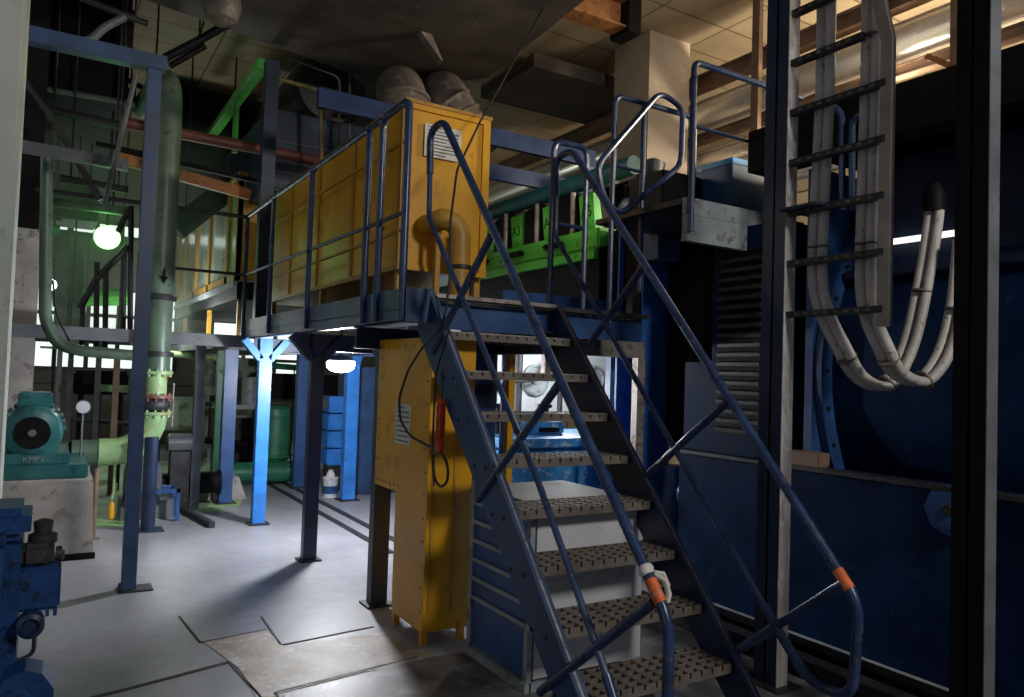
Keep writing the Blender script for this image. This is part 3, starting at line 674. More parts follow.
# ---------------------------------------------------------------- engine beyond the landing
def rect(px0, py0, px1, py1, y):
    a = at(px0, py0, y=y); c = at(px1, py1, y=y)
    return min(a.x, c.x), max(a.x, c.x), min(a.z, c.z), max(a.z, c.z)
g = thing('engine', 'long bright green engine with lettered covers beyond the stair landing', 'engine', (4.7, 7.2, 2.2))
b = MB(); b.box(4.22, 5.6, 5.35, 11.2, 2.12, 2.88, .02); b.box(4.18, 4.24, 5.35, 11.2, 1.96, 2.84); b.build('block', 'black', g)  # second box is a black skirt added to hide the lit gap below
b = MB(); b.box(4.16, 5.2, 5.35, 11.2, 2.83, 3.02, .015); b.bar((4.14, 5.35, 2.77), (4.14, 11.2, 2.77), .05, .08); b.build('cover_rail', 'green', g)
b = MB()
for k in range(7):
    y = 5.85+k*.72; b.box(4.08, 4.16, y, y+.32, 2.90, 2.95, .02)
b.build_each('handle', 'black', g)
for k in range(8):
    y = 5.50+k*.62
    b = MB(); b.prism([(4.24, 3.0), (4.20, 3.36), (4.26, 3.40), (4.34, 3.0)], 'y', y, y+.22); h = b.build('cover', 'green', g, False)
    lab(h, 'green lettered cover')
    nm = 5-k
    if nm > 0:
        a_ = Vector((4.2225, y+.12, 3.20)); text('cover_mark', 'A%d' % nm, 'black', h, a_-Vector((.004, 0, 0)), (0, -1, 0), (-.11, 0, 1), .15, .003)
    b = MB(); b.box(4.215, 4.7, y+.24, y+.61, 3.0, 3.42, .03); b.build('cylinder_head', 'black', g)
    b = MB(); b.cyl((4.21, y+.32, 3.0), (4.19, y+.30, 3.42), .025, 10); b.build('clamp_rod', 'edge', g)
b = MB(); b.tube([(4.26, 5.0, 3.52), (4.26, 11.0, 3.52)], .085, 18); lab(b.build('manifold_pipe', 'tealpipe', g), 'teal pipe along the top')
b = MB(); b.box(4.7, 6.1, 5.6, 11.2, 3.0, 3.6, .05); b.build('upper_block', 'black', g)
b = MB(); b.box(4.3, 6.1, 4.9, 5.4, 1.9, 3.0, .02); b.build('end_cover', 'black', g)
for k, y in enumerate((5.6, 6.3, 7.1, 8.0)):
    b = MB(); b.lathe((5.0, y, 3.6), (0, 0, 1), [(0, .16), (.08, .16), (.1, .12), (.2, .13), (.24, .05)], 16); b.build('injector_cap', 'dark', g)
for k, (x, y) in enumerate(((5.4, 10.6), (4.4, 10.6))):
    b = MB(); b.box(x-.1, x+.1, y-.1, y+.1, 0, 2.3); b.build('support_leg', 'darkblue', g, False)
b = MB(); b.box(5.9, 6.1, 5.0, 5.3, 0, 2.0); b.build('support_leg', 'darkblue', g, False)

b = MB(); ibeam(b, (4.42, 5.0, 0), (4.42, 5.0, 3.05), .34, .34, .02)
o = tag(b.build('steel_column', 'column_blue', None, False), 'broad blue steel column between the staircase and the louvred cabinet', 'column')
g = thing('pipe_coupling', 'blue upright coupling and pipe beside the broad blue column', 'pipe', (4.46, 4.58, 0))
b = MB(); b.cyl((4.46, 4.60, .0), (4.46, 4.60, .95), .11, 18); b.build('pipe', 'blue', g)
b = MB(); b.lathe((4.46, 4.60, .42), (0, 0, 1), [(0, .11), (.01, .15), (.08, .15), (.09, .11)], 20); b.build('coupling', 'blue', g)
b = MB(); b.lathe((4.46, 4.47, .74), (0, -1, 0), [(0, .12), (.03, .12), (.04, .1)], 20); b.build('end_cap', 'steelblue', g)
b = MB(); b.box(4.25, 6.0, 4.02, 4.32, 1.13, 1.80, .006); tag(b.build('blue_enclosure', 'machine', None, True), 'dark blue panel left of the louvred cabinet, above the machine ledge', 'panel')
b = MB(); b.box(4.22, 4.46, 4.62, 4.86, 2.65, 3.05, .01); tag(b.build('junction_box', 'steelblue', None), 'grey-blue box high beside the broad blue column', 'box')
b = MB(); b.box(4.5, 7.1, 4.35, 4.80, 1.13, 2.84, .01); tag(b.build('dark_backdrop', 'black', None), 'black backdrop block filling the dark void left of the louvred cabinet', 'machine')  # black block added as a backdrop for the dark void

# between stair and engine, seen through the treads
b = MB(); b.box(7.4, 7.5, 4.4, 14, 1.95, 3.5); b.box(7.4, 7.5, 4.4, 4.5, 0, 1.95); b.box(7.4, 7.5, 13.9, 14, 0, 1.95); tag(b.build('dark_backing', 'black', None, False), 'black backing sheet added to darken the space behind the green engine', 'backing sheet')  # black sheet added to hide the brightly lit wall beyond
b = MB(); b.box(3.0, 4.2, 5.05, 5.12, 1.86, 2.32); b.box(3.05, 3.1, 5.05, 5.12, 0, 1.86); b.box(4.1, 4.15, 5.05, 5.12, 0, 1.86); tag(b.build('blue_guard_plate', 'midblue', None, False), 'blue plate behind the stair landing below the green engine', 'plate')
g = thing('filter_drum', 'dark blue drum with ribs lying on the catwalk behind the handrail loop', 'drum', (4.3, 4.5, 2.9))
b = MB(); b.lathe((3.95, 4.75, 3.02), (1, .0, 0), [(0, .08), (.02, .12), (.5, .12), (.52, .14), (.56, .14), (.58, .1)], 22); b.build('drum', 'steelblue', g)
b = MB(); b.tube([(4.1, 4.72, 3.13), (4.1, 4.72, 3.24), (4.3, 4.72, 3.26), (4.34, 4.72, 3.13)], .012, 8, fil=.05); b.build('bail', 'brown', g)
g = thing('pipe_support', 'dusty beige angle frame seen through the upper treads', 'frame', (3.8, 4.8, 0))
b = MB(); b.box(3.24, 4.24, 4.78, 4.84, 1.83, 1.97); b.build('cross_bar', 'edge', g, False)
b = MB(); b.box(4.17, 4.25, 4.78, 4.85, 0, 1.83); b.build('leg', 'edge', g, False)
b = MB(); b.box(3.24, 3.30, 4.78, 4.84, 1.62, 1.83); b.build('stub', 'edge', g, False)
b = MB(); b.box(2.98, 3.03, 4.88, 4.93, 0, 1.93); tag(b.build('yellow_upright', 'yellow', None, False), 'narrow yellow upright seen between the treads', 'bar')
b = MB(); b.box(2.62, 2.95, 5.0, 5.4, 0, 1.86, .01); g = tag(b.build('blue_locker', 'blue', None), 'blue locker behind the lower yellow cabinet, seen between the treads', 'cabinet')
for z in (.5, .95, 1.4):
    b = MB(); b.box(2.63, 2.94, 4.985, 5.0, z, z+.18); b.build('dark_slot', 'darkblue', g, False)
g = thing('pump_skid', 'light blue machine cowl seen through the middle treads', 'machine', (4.1, 6.2, 0))
b = MB(); b.box(3.42, 5.2, 5.6, 6.5, .0, 1.02, .04); b.build('cowl', 'lightblue', g)
b = MB(); b.box(3.36, 5.25, 5.52, 6.55, 1.02, 1.10, .01); b.build('top_tray', 'lightblue', g)
b = MB(); b.box(3.75, 4.25, 5.9, 6.3, 1.10, 1.22, .02); b.build('raised_lid', 'lightblue', g)
b = MB(); b.box(3.95, 4.15, 5.85, 5.9, 1.13, 1.17); b.build('slot', 'black', g, False)
b = MB(); b.lathe((3.40, 5.9, .75), (-1, 0, 0), [(0, .2), (.03, .2), (.04, .16)], 24); b.build('end_flange', 'lightblue', g)
for k, (px, py, m) in enumerate(((500, 400, 'black'), (545, 404, 'black'), (628, 400, 'black'), (612, 388, 'dark'))):
    p = at(px, py, y=6.1)
    b = MB(); b.lathe((p.x, 6.1, 1.10), (0, 0, 1), [(0, .05), (.10, .05), (.11, .09), (.16, .09), (.17, .04), (.24, .04), (.25, .07), (.28, .07)], 12)
    b.tube([(p.x-.14, 6.1, 1.24), (p.x+.14, 6.1, 1.24)], .025, 8)
    tag(b.build('valve', m, None), ('leftmost dark valve on the light blue machine cowl', 'second dark valve from the left on the light blue cowl', 'rightmost dark valve on the light blue machine cowl', 'dark grey valve just left of the rightmost one on the light blue cowl')[k], 'valve', 'valves on the light blue cowl')
x0, x1, z0_, z1_ = rect(500, 355, 612, 408, 8.0)
g = thing('fan_wall', 'bright white panel with two round fans seen through the upper treads', 'panel', ((x0+x1)/2, 8.0, 1.2))
b = MB(); b.box(x0-.9, x1, 8.0, 8.08, z0_-.15, z1_+.35); b.build('panel', 'white', g, False)
for px in (535, 592):
    c = at(px, 380, y=7.98)
    b = MB(); b.lathe((c.x, 7.99, c.z), (0, -1, 0), [(0, .20), (.04, .20), (.05, .17), (.02, .16), (.02, .06), (.05, .05)], 28); b.build('fan', 'lightgrey', g)
for px, wd in ((519, 'left'), (560, 'right')):
    c = at(px, 400, y=7.9); b = MB(); b.cyl((c.x, 7.9, 0), (c.x, 7.9, 2.1), .035, 10); tag(b.build('thin_post', 'dark', None), wd+' one of two thin dark posts in front of the bright white fan panel', 'post', 'thin posts before the fan panel')
b = MB(); b.tube([at(500, 380, y=7.7), at(525, 382, y=7.7), at(543, 376, y=7.7), at(548, 360, y=7.7)], .02, 8, fil=.1); tag(b.build('hose', 'blackcable', None), 'black hose curving before the bright fan panel', 'hose')

# ---------------------------------------------------------------- upper level structure and ducts
g = thing('square_column', 'tall pale square column behind the blue handrail loop', 'column', (6.5, 7.35, 0))
b = MB(); b.box(6.16, 6.84, 7.0, 7.68, 0, 6.0); b.build('shaft', 'column', g, False)
b = MB(); b.box(6.155, 6.845, 6.995, 7.685, 0, 6.0) if 0 else b.box(6.14, 6.86, 6.98, 7.70, 0, .12); b.build('footing', 'column', g, False)
b = MB(); ibeam(b, (3.4, 6, 5.40), (4.95, 6, 5.40), .22, .3, .02); b.box(3.45, 3.5, 5.97, 6.03, 5.55, 5.715); tag(b.build('orange_beam', 'orange', None, False), 'orange steel beam under the ceiling, ending at the pale column', 'beam')
b = MB(); b.box(4.86, 5.02, 5.85, 6.15, 5.2, 5.99); tag(b.build('beam_bracket', 'black', None, False), 'black bracket holding the end of the orange beam', 'bracket')
# dark ventilation duct above
b = MB(); b.prism([(-1.5, 3.9), (3.9, 3.9), (4.2, 7.6), (3.5, 8.6), (.8, 7.95), (-1.5, 7.4)], 'z', 5.12, 5.7); tag(b.build('ventilation_duct', 'duct', None, False), 'huge dark flat duct under the ceiling above the walkway', 'duct')
b = MB(); b.box(3.3, 4.7, 3.0, 16.5, 5.72, 5.99); tag(b.build('roof_gap_fill', 'black', None, False), 'black box filling the dark gap under the ceiling beyond the flat duct', 'beam')  # black box stands in for the dark roof gap
b = MB(); b.box(5.1, 7.6, 8.0, 9.4, 5.62, 5.80); b.box(6.9, 6.95, 8.8, 8.85, 5.8, 5.99); b.box(5.3, 5.35, 8.8, 8.85, 5.8, 5.99); tag(b.build('brown_duct', 'duct', None, False), 'brown box duct crossing below the beige ceiling boards', 'duct')
# exhausts
def exhaust(x, y, zb, r, label, lean):
    g = thing('exhaust_elbow', label, 'exhaust', (x, y, zb), 'wrapped exhaust elbows')
    pts = [(x+.34*lean, y-.1, zb), (x, y, zb+.50), (x+.08, y+.35, zb+.80), (x+.35, y+1.0, zb+.86)]
    b = MB(); b.tube(pts, r, 26, fil=.25); p = b.build('elbow', 'exhaust', g)
    for t in (.04, .36, .5):
        q = Vector(pts[0]).lerp(Vector(pts[1]), t/.5) ; d = (Vector(pts[1])-Vector(pts[0])).normalized()
        b = MB(); b.lathe(q, d, [(0, r+.004), (.004, r+.018), (.03, r+.018), (.034, r+.004)], 28); b.build('band', 'exhaust', g)
exhaust(3.05, 7.3, 3.98, .26, 'left bulging wrapped exhaust elbow above the yellow housing', 0)
exhaust(3.58, 7.3, 4.05, .26, 'right bulging wrapped exhaust elbow, the one leaning to the right above the yellow housing', 1.1)
b = MB(); b.faces([(3.05, 6.95, 5.12), (3.32, 6.95, 4.86), (3.18, 6.95, 5.12), (3.05, 7.05, 5.12), (3.32, 7.05, 4.86), (3.18, 7.05, 5.12)], [(0, 1, 2), (5, 4, 3), (0, 3, 4, 1), (1, 4, 5, 2), (2, 5, 3, 0)])
tag(b.build('duct_flap', 'exhaust', None, False), 'pointed sheet flap above the left exhaust elbow', 'sheet')
# upper gantry of blue beams
g = thing('upper_gantry', 'dark blue upper gantry of beams behind and above the yellow housing', 'gantry', (3.4, 6.9, 4.2))
b = MB(); b.box(1.99, 5.2, 6.78, 6.84, 4.06, 4.24); b.build('front_beam', 'beam_blue', g, False)
b = MB(); b.box(3.2, 5.2, 6.78, 6.84, 3.70, 3.86); b.build('lower_beam', 'beam_blue', g, False)
b = MB(); b.box(3.72, 3.80, 6.79, 6.85, 3.0, 4.24); b.build('upright', 'post', g, False)
b = MB(); b.box(5.12, 5.2, 6.79, 6.85, 3.55, 4.24); b.build('upright', 'post', g, False)
b = MB(); b.box(3.02, 3.14, 6.9, 7.0, 0, 4.06); b.build('rear_column', 'darkblue', g, False)
b = MB(); b.box(1.84, 1.98, 8.25, 8.37, 2.13, 4.98, .003); tag(b.build('tall_blue_post', 'darkblue', None), 'dark blue post rising from the far end of the walkway past the red-brown pipe', 'post')
b = MB(); b.box(-4, .62, 9.6, 16, 4.62, 5.95); b.box(.62, .70, 9.6, 16, 4.62, 4.8); tag(b.build('corner_dark_box', 'black', None, False), 'black box added to darken the top left corner', 'dark box')  # box put in only to keep this corner dark
g = thing('dark_housing', 'dark machinery housing with round tank on top, high behind the yellow housing', 'machine', (3, 10, 3.9))
b = MB(); b.box(2.05, 3.75, 9.0, 11.5, 3.75, 4.72, .03); b.build('housing', 'darkblue', g)
c = at(328, 92, y=9.3); b = MB(); b.lathe((c.x, 9.1, c.z), (0, 1, 0), [(0, .2), (.05, .42), (.12, .47), (2.4, .47)], 32); b.build('round_tank', 'dark', g)
b = MB()
for i in range(5): b.bar((2.06, 8.99, 3.85+i*.12), (2.9, 8.99, 3.85+i*.12), .02, .015)
b.build('louvres', 'grey', g, False)
b = MB(); b.box(2.75, 2.95, 8.94, 9.0, 3.85, 4.15); lab(b.build('green_plate', 'green', g, False), 'small green plate')
b = MB(); b.tube([at(266, 75, y=8.3), at(321, 91, y=8.3), at(321, 160, y=8.3)], .022, 8, fil=.03); tag(b.build('brass_pipe', 'brass', None), 'thin brassy pipe bending down behind the walkway rail', 'pipe')
b = MB(); b.tube([at(286, 57, y=8.6), at(340, 77, y=8.6), at(337, 235, y=8.6)], .014, 8, fil=.1); tag(b.build('thin_pipe', 'grey', None), 'thin grey pipe bending down, the left of two nested bends', 'pipe')
b = MB(); b.tube([at(305, 50, y=8.8), at(350, 68, y=8.8), at(348, 235, y=8.8)], .014, 8, fil=.1); tag(b.build('thin_pipe', 'grey', None), 'thin grey pipe bending down, the right of two nested bends', 'pipe')
b = MB(); b.tube([at(120, 122, y=9), at(300, 157, y=9), (3.2, 9.0, 4.14)], .062, 14); tag(b.build('red_brown_pipe', 'redpipe', None), 'red-brown pipe running level behind the dark blue post', 'pipe')
b = MB(); b.bar(at(118, 158, y=9), at(250, 195, y=9), .08, .12); tag(b.build('rusty_beam', 'orange', None, False), 'rusty orange beam just above the glazed yellow housing', 'beam')
b = MB(); b.bar(at(130, 168, y=8.9), at(260, 200, y=8.9), .02, .02) if 0 else b.bar((.3, 8.95, 3.93), (2.0, 8.95, 3.80), .06, .05); tag(b.build('black_beam', 'black', None, False), 'thin black beam on top of the rusty orange beam', 'beam')
g = thing('green_channel', 'long lit green channel slanting away above the walkway', 'channel', (1.87, 10, 5.0))
b = MB(); b.bar((1.87, 8.6, 5.04), (1.87, 12.0, 5.04), .10, .13); b.build('channel', 'green', g, False)
b = MB(); b.bar((1.81, 8.7, 4.99), (1.81, 12.0, 4.99), .03, .03); b.build('lip', 'palegreen', g, False)
b = MB(); b.box(1.80, 1.86, 9.7, 9.76, 4.3, 4.98); lab(b.build('drop_bar', 'green', g, False), 'green drop bar')
# silver ducts, upper right
b = MB(); b.tube([(7.12, -1.5, 5.08), (7.12, 14, 5.08)], .23, 24); tag(b.build('silver_duct', 'silver', None), 'fat silver clad duct at upper right, topmost', 'duct')
b = MB(); b.tube([(7.1, -1.5, 4.50), (7.1, 14, 4.50)], .13, 20); tag(b.build('silver_duct', 'silver', None), 'thinner silver duct below the fat one at upper right', 'duct')
b = MB(); b.tube([(7.3, -1.5, 4.12), (7.3, 14, 4.12)], .10, 18); tag(b.build('silver_duct', 'silver', None), 'lowest thin silver pipe at upper right, just above the machine top', 'duct')
b = MB(); ibeam(b, (6.98, -1.5, 5.48), (6.98, 14, 5.48), .15, .2); tag(b.build('brown_girder', 'brown', None, False), 'brown girder above the fat silver duct', 'beam')
b = MB(); ibeam(b, (6.95, -1.5, 4.74), (6.95, 14, 4.74), .12, .12); tag(b.build('brown_girder', 'brown', None, False), 'brown girder between the two larger silver ducts', 'beam')
for k, (px, pa, pb) in enumerate(((755, 60, 150), (957, -40, 95))):
    a = at(px, pb, x=6.5); b = MB(); b.box(6.47, 6.53, a.y-.05, a.y+.05, 3.6 if k == 0 else 3.43, 5.99); tag(b.build('hanger', 'brown', None, False), ('brown hanger bar left of the patchy tall post, before the silver ducts', 'brown hanger bar left of the near-black post, before the silver ducts')[k], 'bar')
b = MB(); b.bar((6.4, 3.65, 4.55), (6.4, 2.95, 4.02), .07, .05); tag(b.build('rusty_brace', 'orange', None, False), 'short rusty brace before the silver ducts', 'bar')

# ---------------------------------------------------------------- left side of the hall
b = MB(); b.box(-.75, -.20, 4.9, 5.35, 0, 6.0, .02); tag(b.build('white_column', 'whitecol', None), 'pale greenish-white column at the left edge', 'column')
g = at(37, 300, y=9.2); h = at(4, 300, y=9.2)
b = MB(); b.box(g.x-.55, g.x, 9.2, 9.75, 0, 3.0); b2 = MB(); b2.box(g.x-.5, g.x-.02, 9.22, 9.58, 3.0, 5.99); tag(b2.build('shaded_column_top', 'black', None, False), 'upper part of the grey concrete column, its shade painted black', 'post'); tag(b.build('grey_column', 'concrete', None, False), 'grey concrete column behind the teal motor', 'column')  # shaded upper part of the column is built as a black piece

g = thing('concrete_plinth', 'grey concrete plinth under the teal motor', 'plinth', (-.2, 8, 0))
b = MB(); b.prism([(-1.3, .02), (.385, .02), (.36, .655), (-1.3, .655)], 'y', 7.25, 8.9); b.build('block', 'concrete', g, False)
b = MB(); b.box(-1.3, .40, 7.22, 7.25, 0, .05); lab(b.build('black_skirt', 'black', g, False), 'black strip at the foot')
# motor
c = at(32, 433, y=7.45)
g = thing('electric_motor', 'teal electric motor with round fan cover on the plinth', 'motor', (c.x, 7.7, .655))
b = MB(); b.lathe((c.x, 7.45, c.z), (0, 1, 0), [(0, .19), (.015, .215), (.06, .228), (.2, .228), (.22, .22), (.85, .22), (.86, .18), (.95, .1)], 36); b.build('body', 'teal', g)
b = MB(); b.lathe((c.x, 7.45, c.z), (0, -1, 0), [(0, .135), (.012, .135)], 32); b.build('fan_grille', 'black', g)
b = MB()
for r_ in (): b.lathe((c.x, 7.437, c.z), (0, -1, 0), [(0, r_-.006), (.006, r_-.003), (.006, r_+.003), (0, r_+.006)], 28)
b.lathe((c.x, 7.437, c.z), (0, -1, 0), [(0, .03), (.01, .028)], 16); b.build('grille_hub', 'grey', g)
b = MB(); b.box(c.x-.12, c.x+.14, 7.62, 8.0, c.z+.20, c.z+.33, .015); b.build('terminal_box', 'teal', g)
b = MB(); b.box(c.x-.25, c.x+.28, 7.44, 8.3, .77, .865, .01); b.box(c.x-.32, c.x+.42, 7.38, 8.4, .655, .77, .01); b.build('base_frame', 'teal', g)
text('stencil', 'KMP3', 'lightgrey', g, (c.x+.02, 7.438, .818), (1, 0, 0), (0, 0, 1), .062, .002)
b = MB()
for k in range(14):
    a = PI*k/13; b.bar((c.x+.24*math.cos(a), 7.72, c.z+.24*math.sin(a)), (c.x+.24*math.cos(a), 8.25, c.z+.24*math.sin(a)), .012, .03, (math.cos(a), 0, math.sin(a)))
b.build('cooling_fins', 'teal', g, False)
b = MB(); b.lathe((c.x, 8.4, c.z), (0, 1, 0), [(0, .1), (.02, .2), (.3, .22), (.34, .12)], 24); b.build('coupling_guard', 'black', g)

# big vertical pipe with flange stack and elbow
X, Y = .93, 8.5
g = thing('vertical_pipe', 'fat grey-green vertical pipe with an arrow mark, behind the lone blue post', 'pipe', (X, Y, 1.3))
b = MB(); b.tube([(X, Y, 1.56), (X, Y, 4.4), (X, Y+.35, 4.75), (X-.1, Y+1.6, 4.75)], .135, 26, fil=.3); b.build('pipe', 'greengrey', g)
for z in (1.72, 2.30):
    b = MB(); b.lathe((X, Y, z), (0, 0, 1), [(0, .152), (.003, .165), (.05, .165), (.053, .152)], 26); b.build('clamp', 'dark', g)
b = MB(); b.prism([(X+.01, 2.22+.30), (X+.03, 2.22+.30), (X+.03, 2.62), (X+.01, 2.62)], 'y', Y-.153, Y-.148); b.prism([(X-.02, 2.54), (X+.02, 2.46), (X+.06, 2.54)], 'y', Y-.153, Y-.146); lab(b.build('arrow_mark', 'black', g, False), 'black arrow pointing down')
g = thing('flange_stack', 'pale green flanged pipe section with rubber joint under the fat vertical pipe', 'pipe', (X, Y, .7))
b = MB(); b.cyl((X, Y, 1.33), (X, Y, 1.55), .115, 24); b.build('spool', 'palegreen', g)
for z, m in ((1.545, 'palegreen'), (1.30, 'redpipe'), (1.13, 'palegreen')):
    b = MB(); b.lathe((X, Y, z), (0, 0, 1), [(0, .17), (.028, .17)], 28)
    for k in range(12):
        a = 2*PI*k/12; b.cyl((X+.145*math.cos(a), Y+.145*math.sin(a), z-.03), (X+.145*math.cos(a), Y+.145*math.sin(a), z+.05), .011, 6)
    b.build('flange', m, g)
b = MB(); b.lathe((X, Y, 1.16), (0, 0, 1), [(0, .12), (.03, .15), (.07, .16), (.11, .15), (.14, .12)], 28); lab(b.build('rubber_joint', 'dark', g), 'dark rubber joint')
b = MB(); b.cyl((X+.18, Y, 1.0), (X+.18, Y, 1.45), .008, 6); b.build('tie_rod', 'edge', g)
b = MB(); b.cyl((X-.18, Y, 1.0), (X-.18, Y, 1.45), .008, 6); b.build('tie_rod', 'edge', g)
e = [(X, Y, 1.14)]+[(X-.36+.36*math.cos(a), Y, 1.115-.36*math.sin(a)) for a in (0, .26, .52, .78, 1.04, 1.3, 1.57)]+[(.45, Y, .755)]
b = MB(); b.tube(e, .135, 24); b.build('elbow', 'palegreen', g)
b = MB(); b.tube([(.45, Y, .755), (.22, Y, .755)], .125, 22); b.build('suction_pipe', 'greengrey', g)
b = MB(); b.tube([(.60, Y-.05, .66), (.60, Y-.1, .40), (.585, Y-.1, .3)], .014, 8, fil=.03); b.build('drain', 'palegreen', g)
b = MB(); b.lathe((.585, Y-.1, .10), (0, 0, 1), [(0, .015), (.02, .03), (.14, .028), (.18, .012)], 12); lab(b.build('drain_cock', 'yellow', g), 'small yellow drain cock')
b = MB(); b.cyl((.90, Y-.26, .012), (.90, Y-.26, .92), .065, 20); b.box(.78, 1.04, Y-.38, Y-.14, 0, .012); tag(b.build('support_post', 'darkblue', None), 'round dark post standing below the pale green elbow', 'post')
b = MB(); b.lathe((.74, 9.0, .35), (1, 0, 0), [(0, .2), (.08, .34), (.26, .36), (.34, .2)], 28); b.box(.70, 1.2, 8.8, 9.25, 0, .2); tag(b.build('pump_casing', 'grey', None), 'grey rounded pump casing behind the round dark post', 'pump')
c = at(180, 443, y=9.3)
g = thing('small_motor', 'small grey motor right of the pale green elbow', 'motor', (c.x, 9.3, .6))
b = MB(); b.lathe((c.x-.14, 9.3, c.z), (1, 0, 0), [(0, .08), (.01, .1), (.26, .1), (.27, .07)], 22); b.build('body', 'grey', g)
b = MB()
for k in range(10):
    a = 2*PI*k/10; b.bar((c.x-.11, 9.3+.1*math.cos(a), c.z+.1*math.sin(a)), (c.x+.1, 9.3+.1*math.cos(a), c.z+.1*math.sin(a)), .006, .02, (0, math.cos(a), math.sin(a)))
b.build('fins', 'grey', g, False)
b = MB(); b.box(c.x-.1, c.x+.1, 9.2, 9.4, 0, c.z-.09); b.build('foot', 'dark', g, False)
b = MB(); b.tube([(1.05, 9.4, .28), (1.75, 9.4, .28)], .13, 22); b.lathe((1.75, 9.4, .28), (1, 0, 0), [(0, .15), (.03, .15)], 22); tag(b.build('black_pipe', 'black', None), 'black pipe lying low behind the blue stool frame', 'pipe')
g = thing('blue_stool', 'low blue tube frame standing behind the lone blue post', 'stand', (1.0, 8.75, 0))
for x in (.74, 1.22):
    for y in (8.62, 8.9):
        b = MB(); b.box(x-.02, x+.02, y-.02, y+.02, 0, .33); b.build('leg', 'midblue', g, False)
b = MB(); b.box(.72, 1.24, 8.60, 8.64, .30, .34); b.box(.72, 1.24, 8.88, 8.92, .30, .34); b.box(.72, .76, 8.6, 8.92, .30, .34); b.box(1.20, 1.24, 8.6, 8.92, .30, .34); b.build('top_frame', 'midblue', g, False)
b = MB(); b.bar((1.29, 9.55, .03), (1.485, 8.13, .03), .06, .055); tag(b.build('channel_offcut', 'dark', None, False), 'loose steel channel lying on the floor left of the vivid blue post', 'bar')
b = MB(); b.cyl((.42, 8.0, .0), (.42, 8.0, .66), .02, 10); b.cyl((.42, 8.0, .0), (.42, 8.0, .01), .06, 12); tag(b.build('brown_stake', 'brown', None), 'thin brown upright under the horizontal pipe', 'bar')
c = at(83, 407, y=8.0)
g = thing('pressure_gauge', 'round white pressure gauge on a thin stem right of the teal motor', 'gauge', (c.x, 8.0, .66))
b = MB(); b.lathe((c.x, 8.02, c.z), (0, -1, 0), [(0, .065), (.03, .065), (.035, .06)], 24); b.build('case', 'grey', g)
b = MB(); b.lathe((c.x, 7.986, c.z), (0, -1, 0), [(0, .056), (.003, .056)], 24); b.build('dial', 'white', g)
b = MB(); b.cyl((c.x, 8.0, .66), (c.x, 8.0, c.z-.06), .01, 8); b.build('stem', 'grey', g)
b = MB(); b.lathe((c.x-.05, 8.0, .66), (-1, 0, 0), [(0, .06), (.02, .1), (.2, .1), (.22, .06)], 18) if 0 else b.cyl((.20, 8.5, .755), (-.05, 8.6, .755), .11, 18); tag(b.build('pump_inlet', 'greengrey', None), 'grey-green pipe end between the motor and the gauge', 'pipe')
# U pipe
b = MB(); b.tube([at(47, 150, y=7.6), at(45, 322, y=7.6), at(58, 345, y=7.6), at(80, 351, y=7.6), at(140, 356, y=7.6)], .05, 14, fil=.18); tag(b.build('bent_pipe', 'greengrey', None), 'grey pipe dropping then bending level, right of the grey column', 'pipe')
b = MB(); b.tube([at(53, 280, y=7.5), at(56, 315, y=7.5), at(70, 342, y=7.5)], .01, 6, fil=.1); tag(b.build('signal_cable', 'blackcable', None), 'thin cord hanging along the grey bent pipe', 'cable')
# lamps at left
c = at(107, 238, y=10); LG = c
g = thing('green_lamp', 'glaring green-white round lamp at left', 'lamp', (c.x, c.y, c.z))
b = MB(); b.lathe((c.x, 9.98, c.z), (0, -1, 0), [(0, .10), (.03, .14), (.07, .12), (.09, .05)], 24); b.build('lens', 'greenlamp', g)
b = MB(); b.cyl((c.x, 10.06, c.z+.1), (c.x, 10.06, 4.63), .015, 8); b.build('hanger', 'dark', g)
b = MB(); b.lathe((c.x, 9.98, c.z), (0, 1, 0), [(0, .15), (.06, .13), (.12, .06)], 24); b.build('housing', 'dark', g)
c = at(50, 285, y=10.4)
g = thing('small_lamp', 'small bright lamp lower left of the green one', 'lamp', (c.x, c.y, c.z))
b = MB(); b.lathe((c.x, 10.4, c.z), (0, -1, 0), [(0, .06), (.03, .07), (.05, .03)], 18); b.build('lens', 'whitelamp', g)
b = MB(); b.cyl((c.x, 10.42, c.z-.06), (c.x, 10.42, 1.98), .012, 8); b.build('stand', 'dark', g)
b = MB(); b.lathe((c.x, 10.4, c.z), (0, 1, 0), [(0, .08), (.05, .05)], 18); b.build('housing', 'dark', g)
# dark stair rails at far left
g = thing('far_stair_rail', 'dark sloping stair railing below the green lamp', 'railing', (.5, 9.2, 1.9))
def tp(pts, r, m, n, gg, y=9.2, fil=.0): b = MB(); b.tube([at(px, py, y=y) for px, py in pts], r, 8, fil=fil); return b.build(n, m, gg)
tp([(80, 308), (96, 280), (128, 246)], .035, 'dark', 'handrail', g)
for px, a_, c_ in ((83, 300, 345), (97, 262, 348), (106, 270, 348), (124, 250, 334), (131, 206, 345)): tp([(px, a_), (px-1, c_)], .028, 'dark', 'baluster', g)
tp([(118, 232), (131, 205), (131, 240)], .03, 'dark', 'top_bend', g, fil=.08)
b = MB(); b.box(-1.2, 1.0, 9.6, 10.6, 1.93, 1.98); tag(b.build('side_platform', 'grey', None, False), 'grey platform beneath the dark sloping stair railing', 'platform')
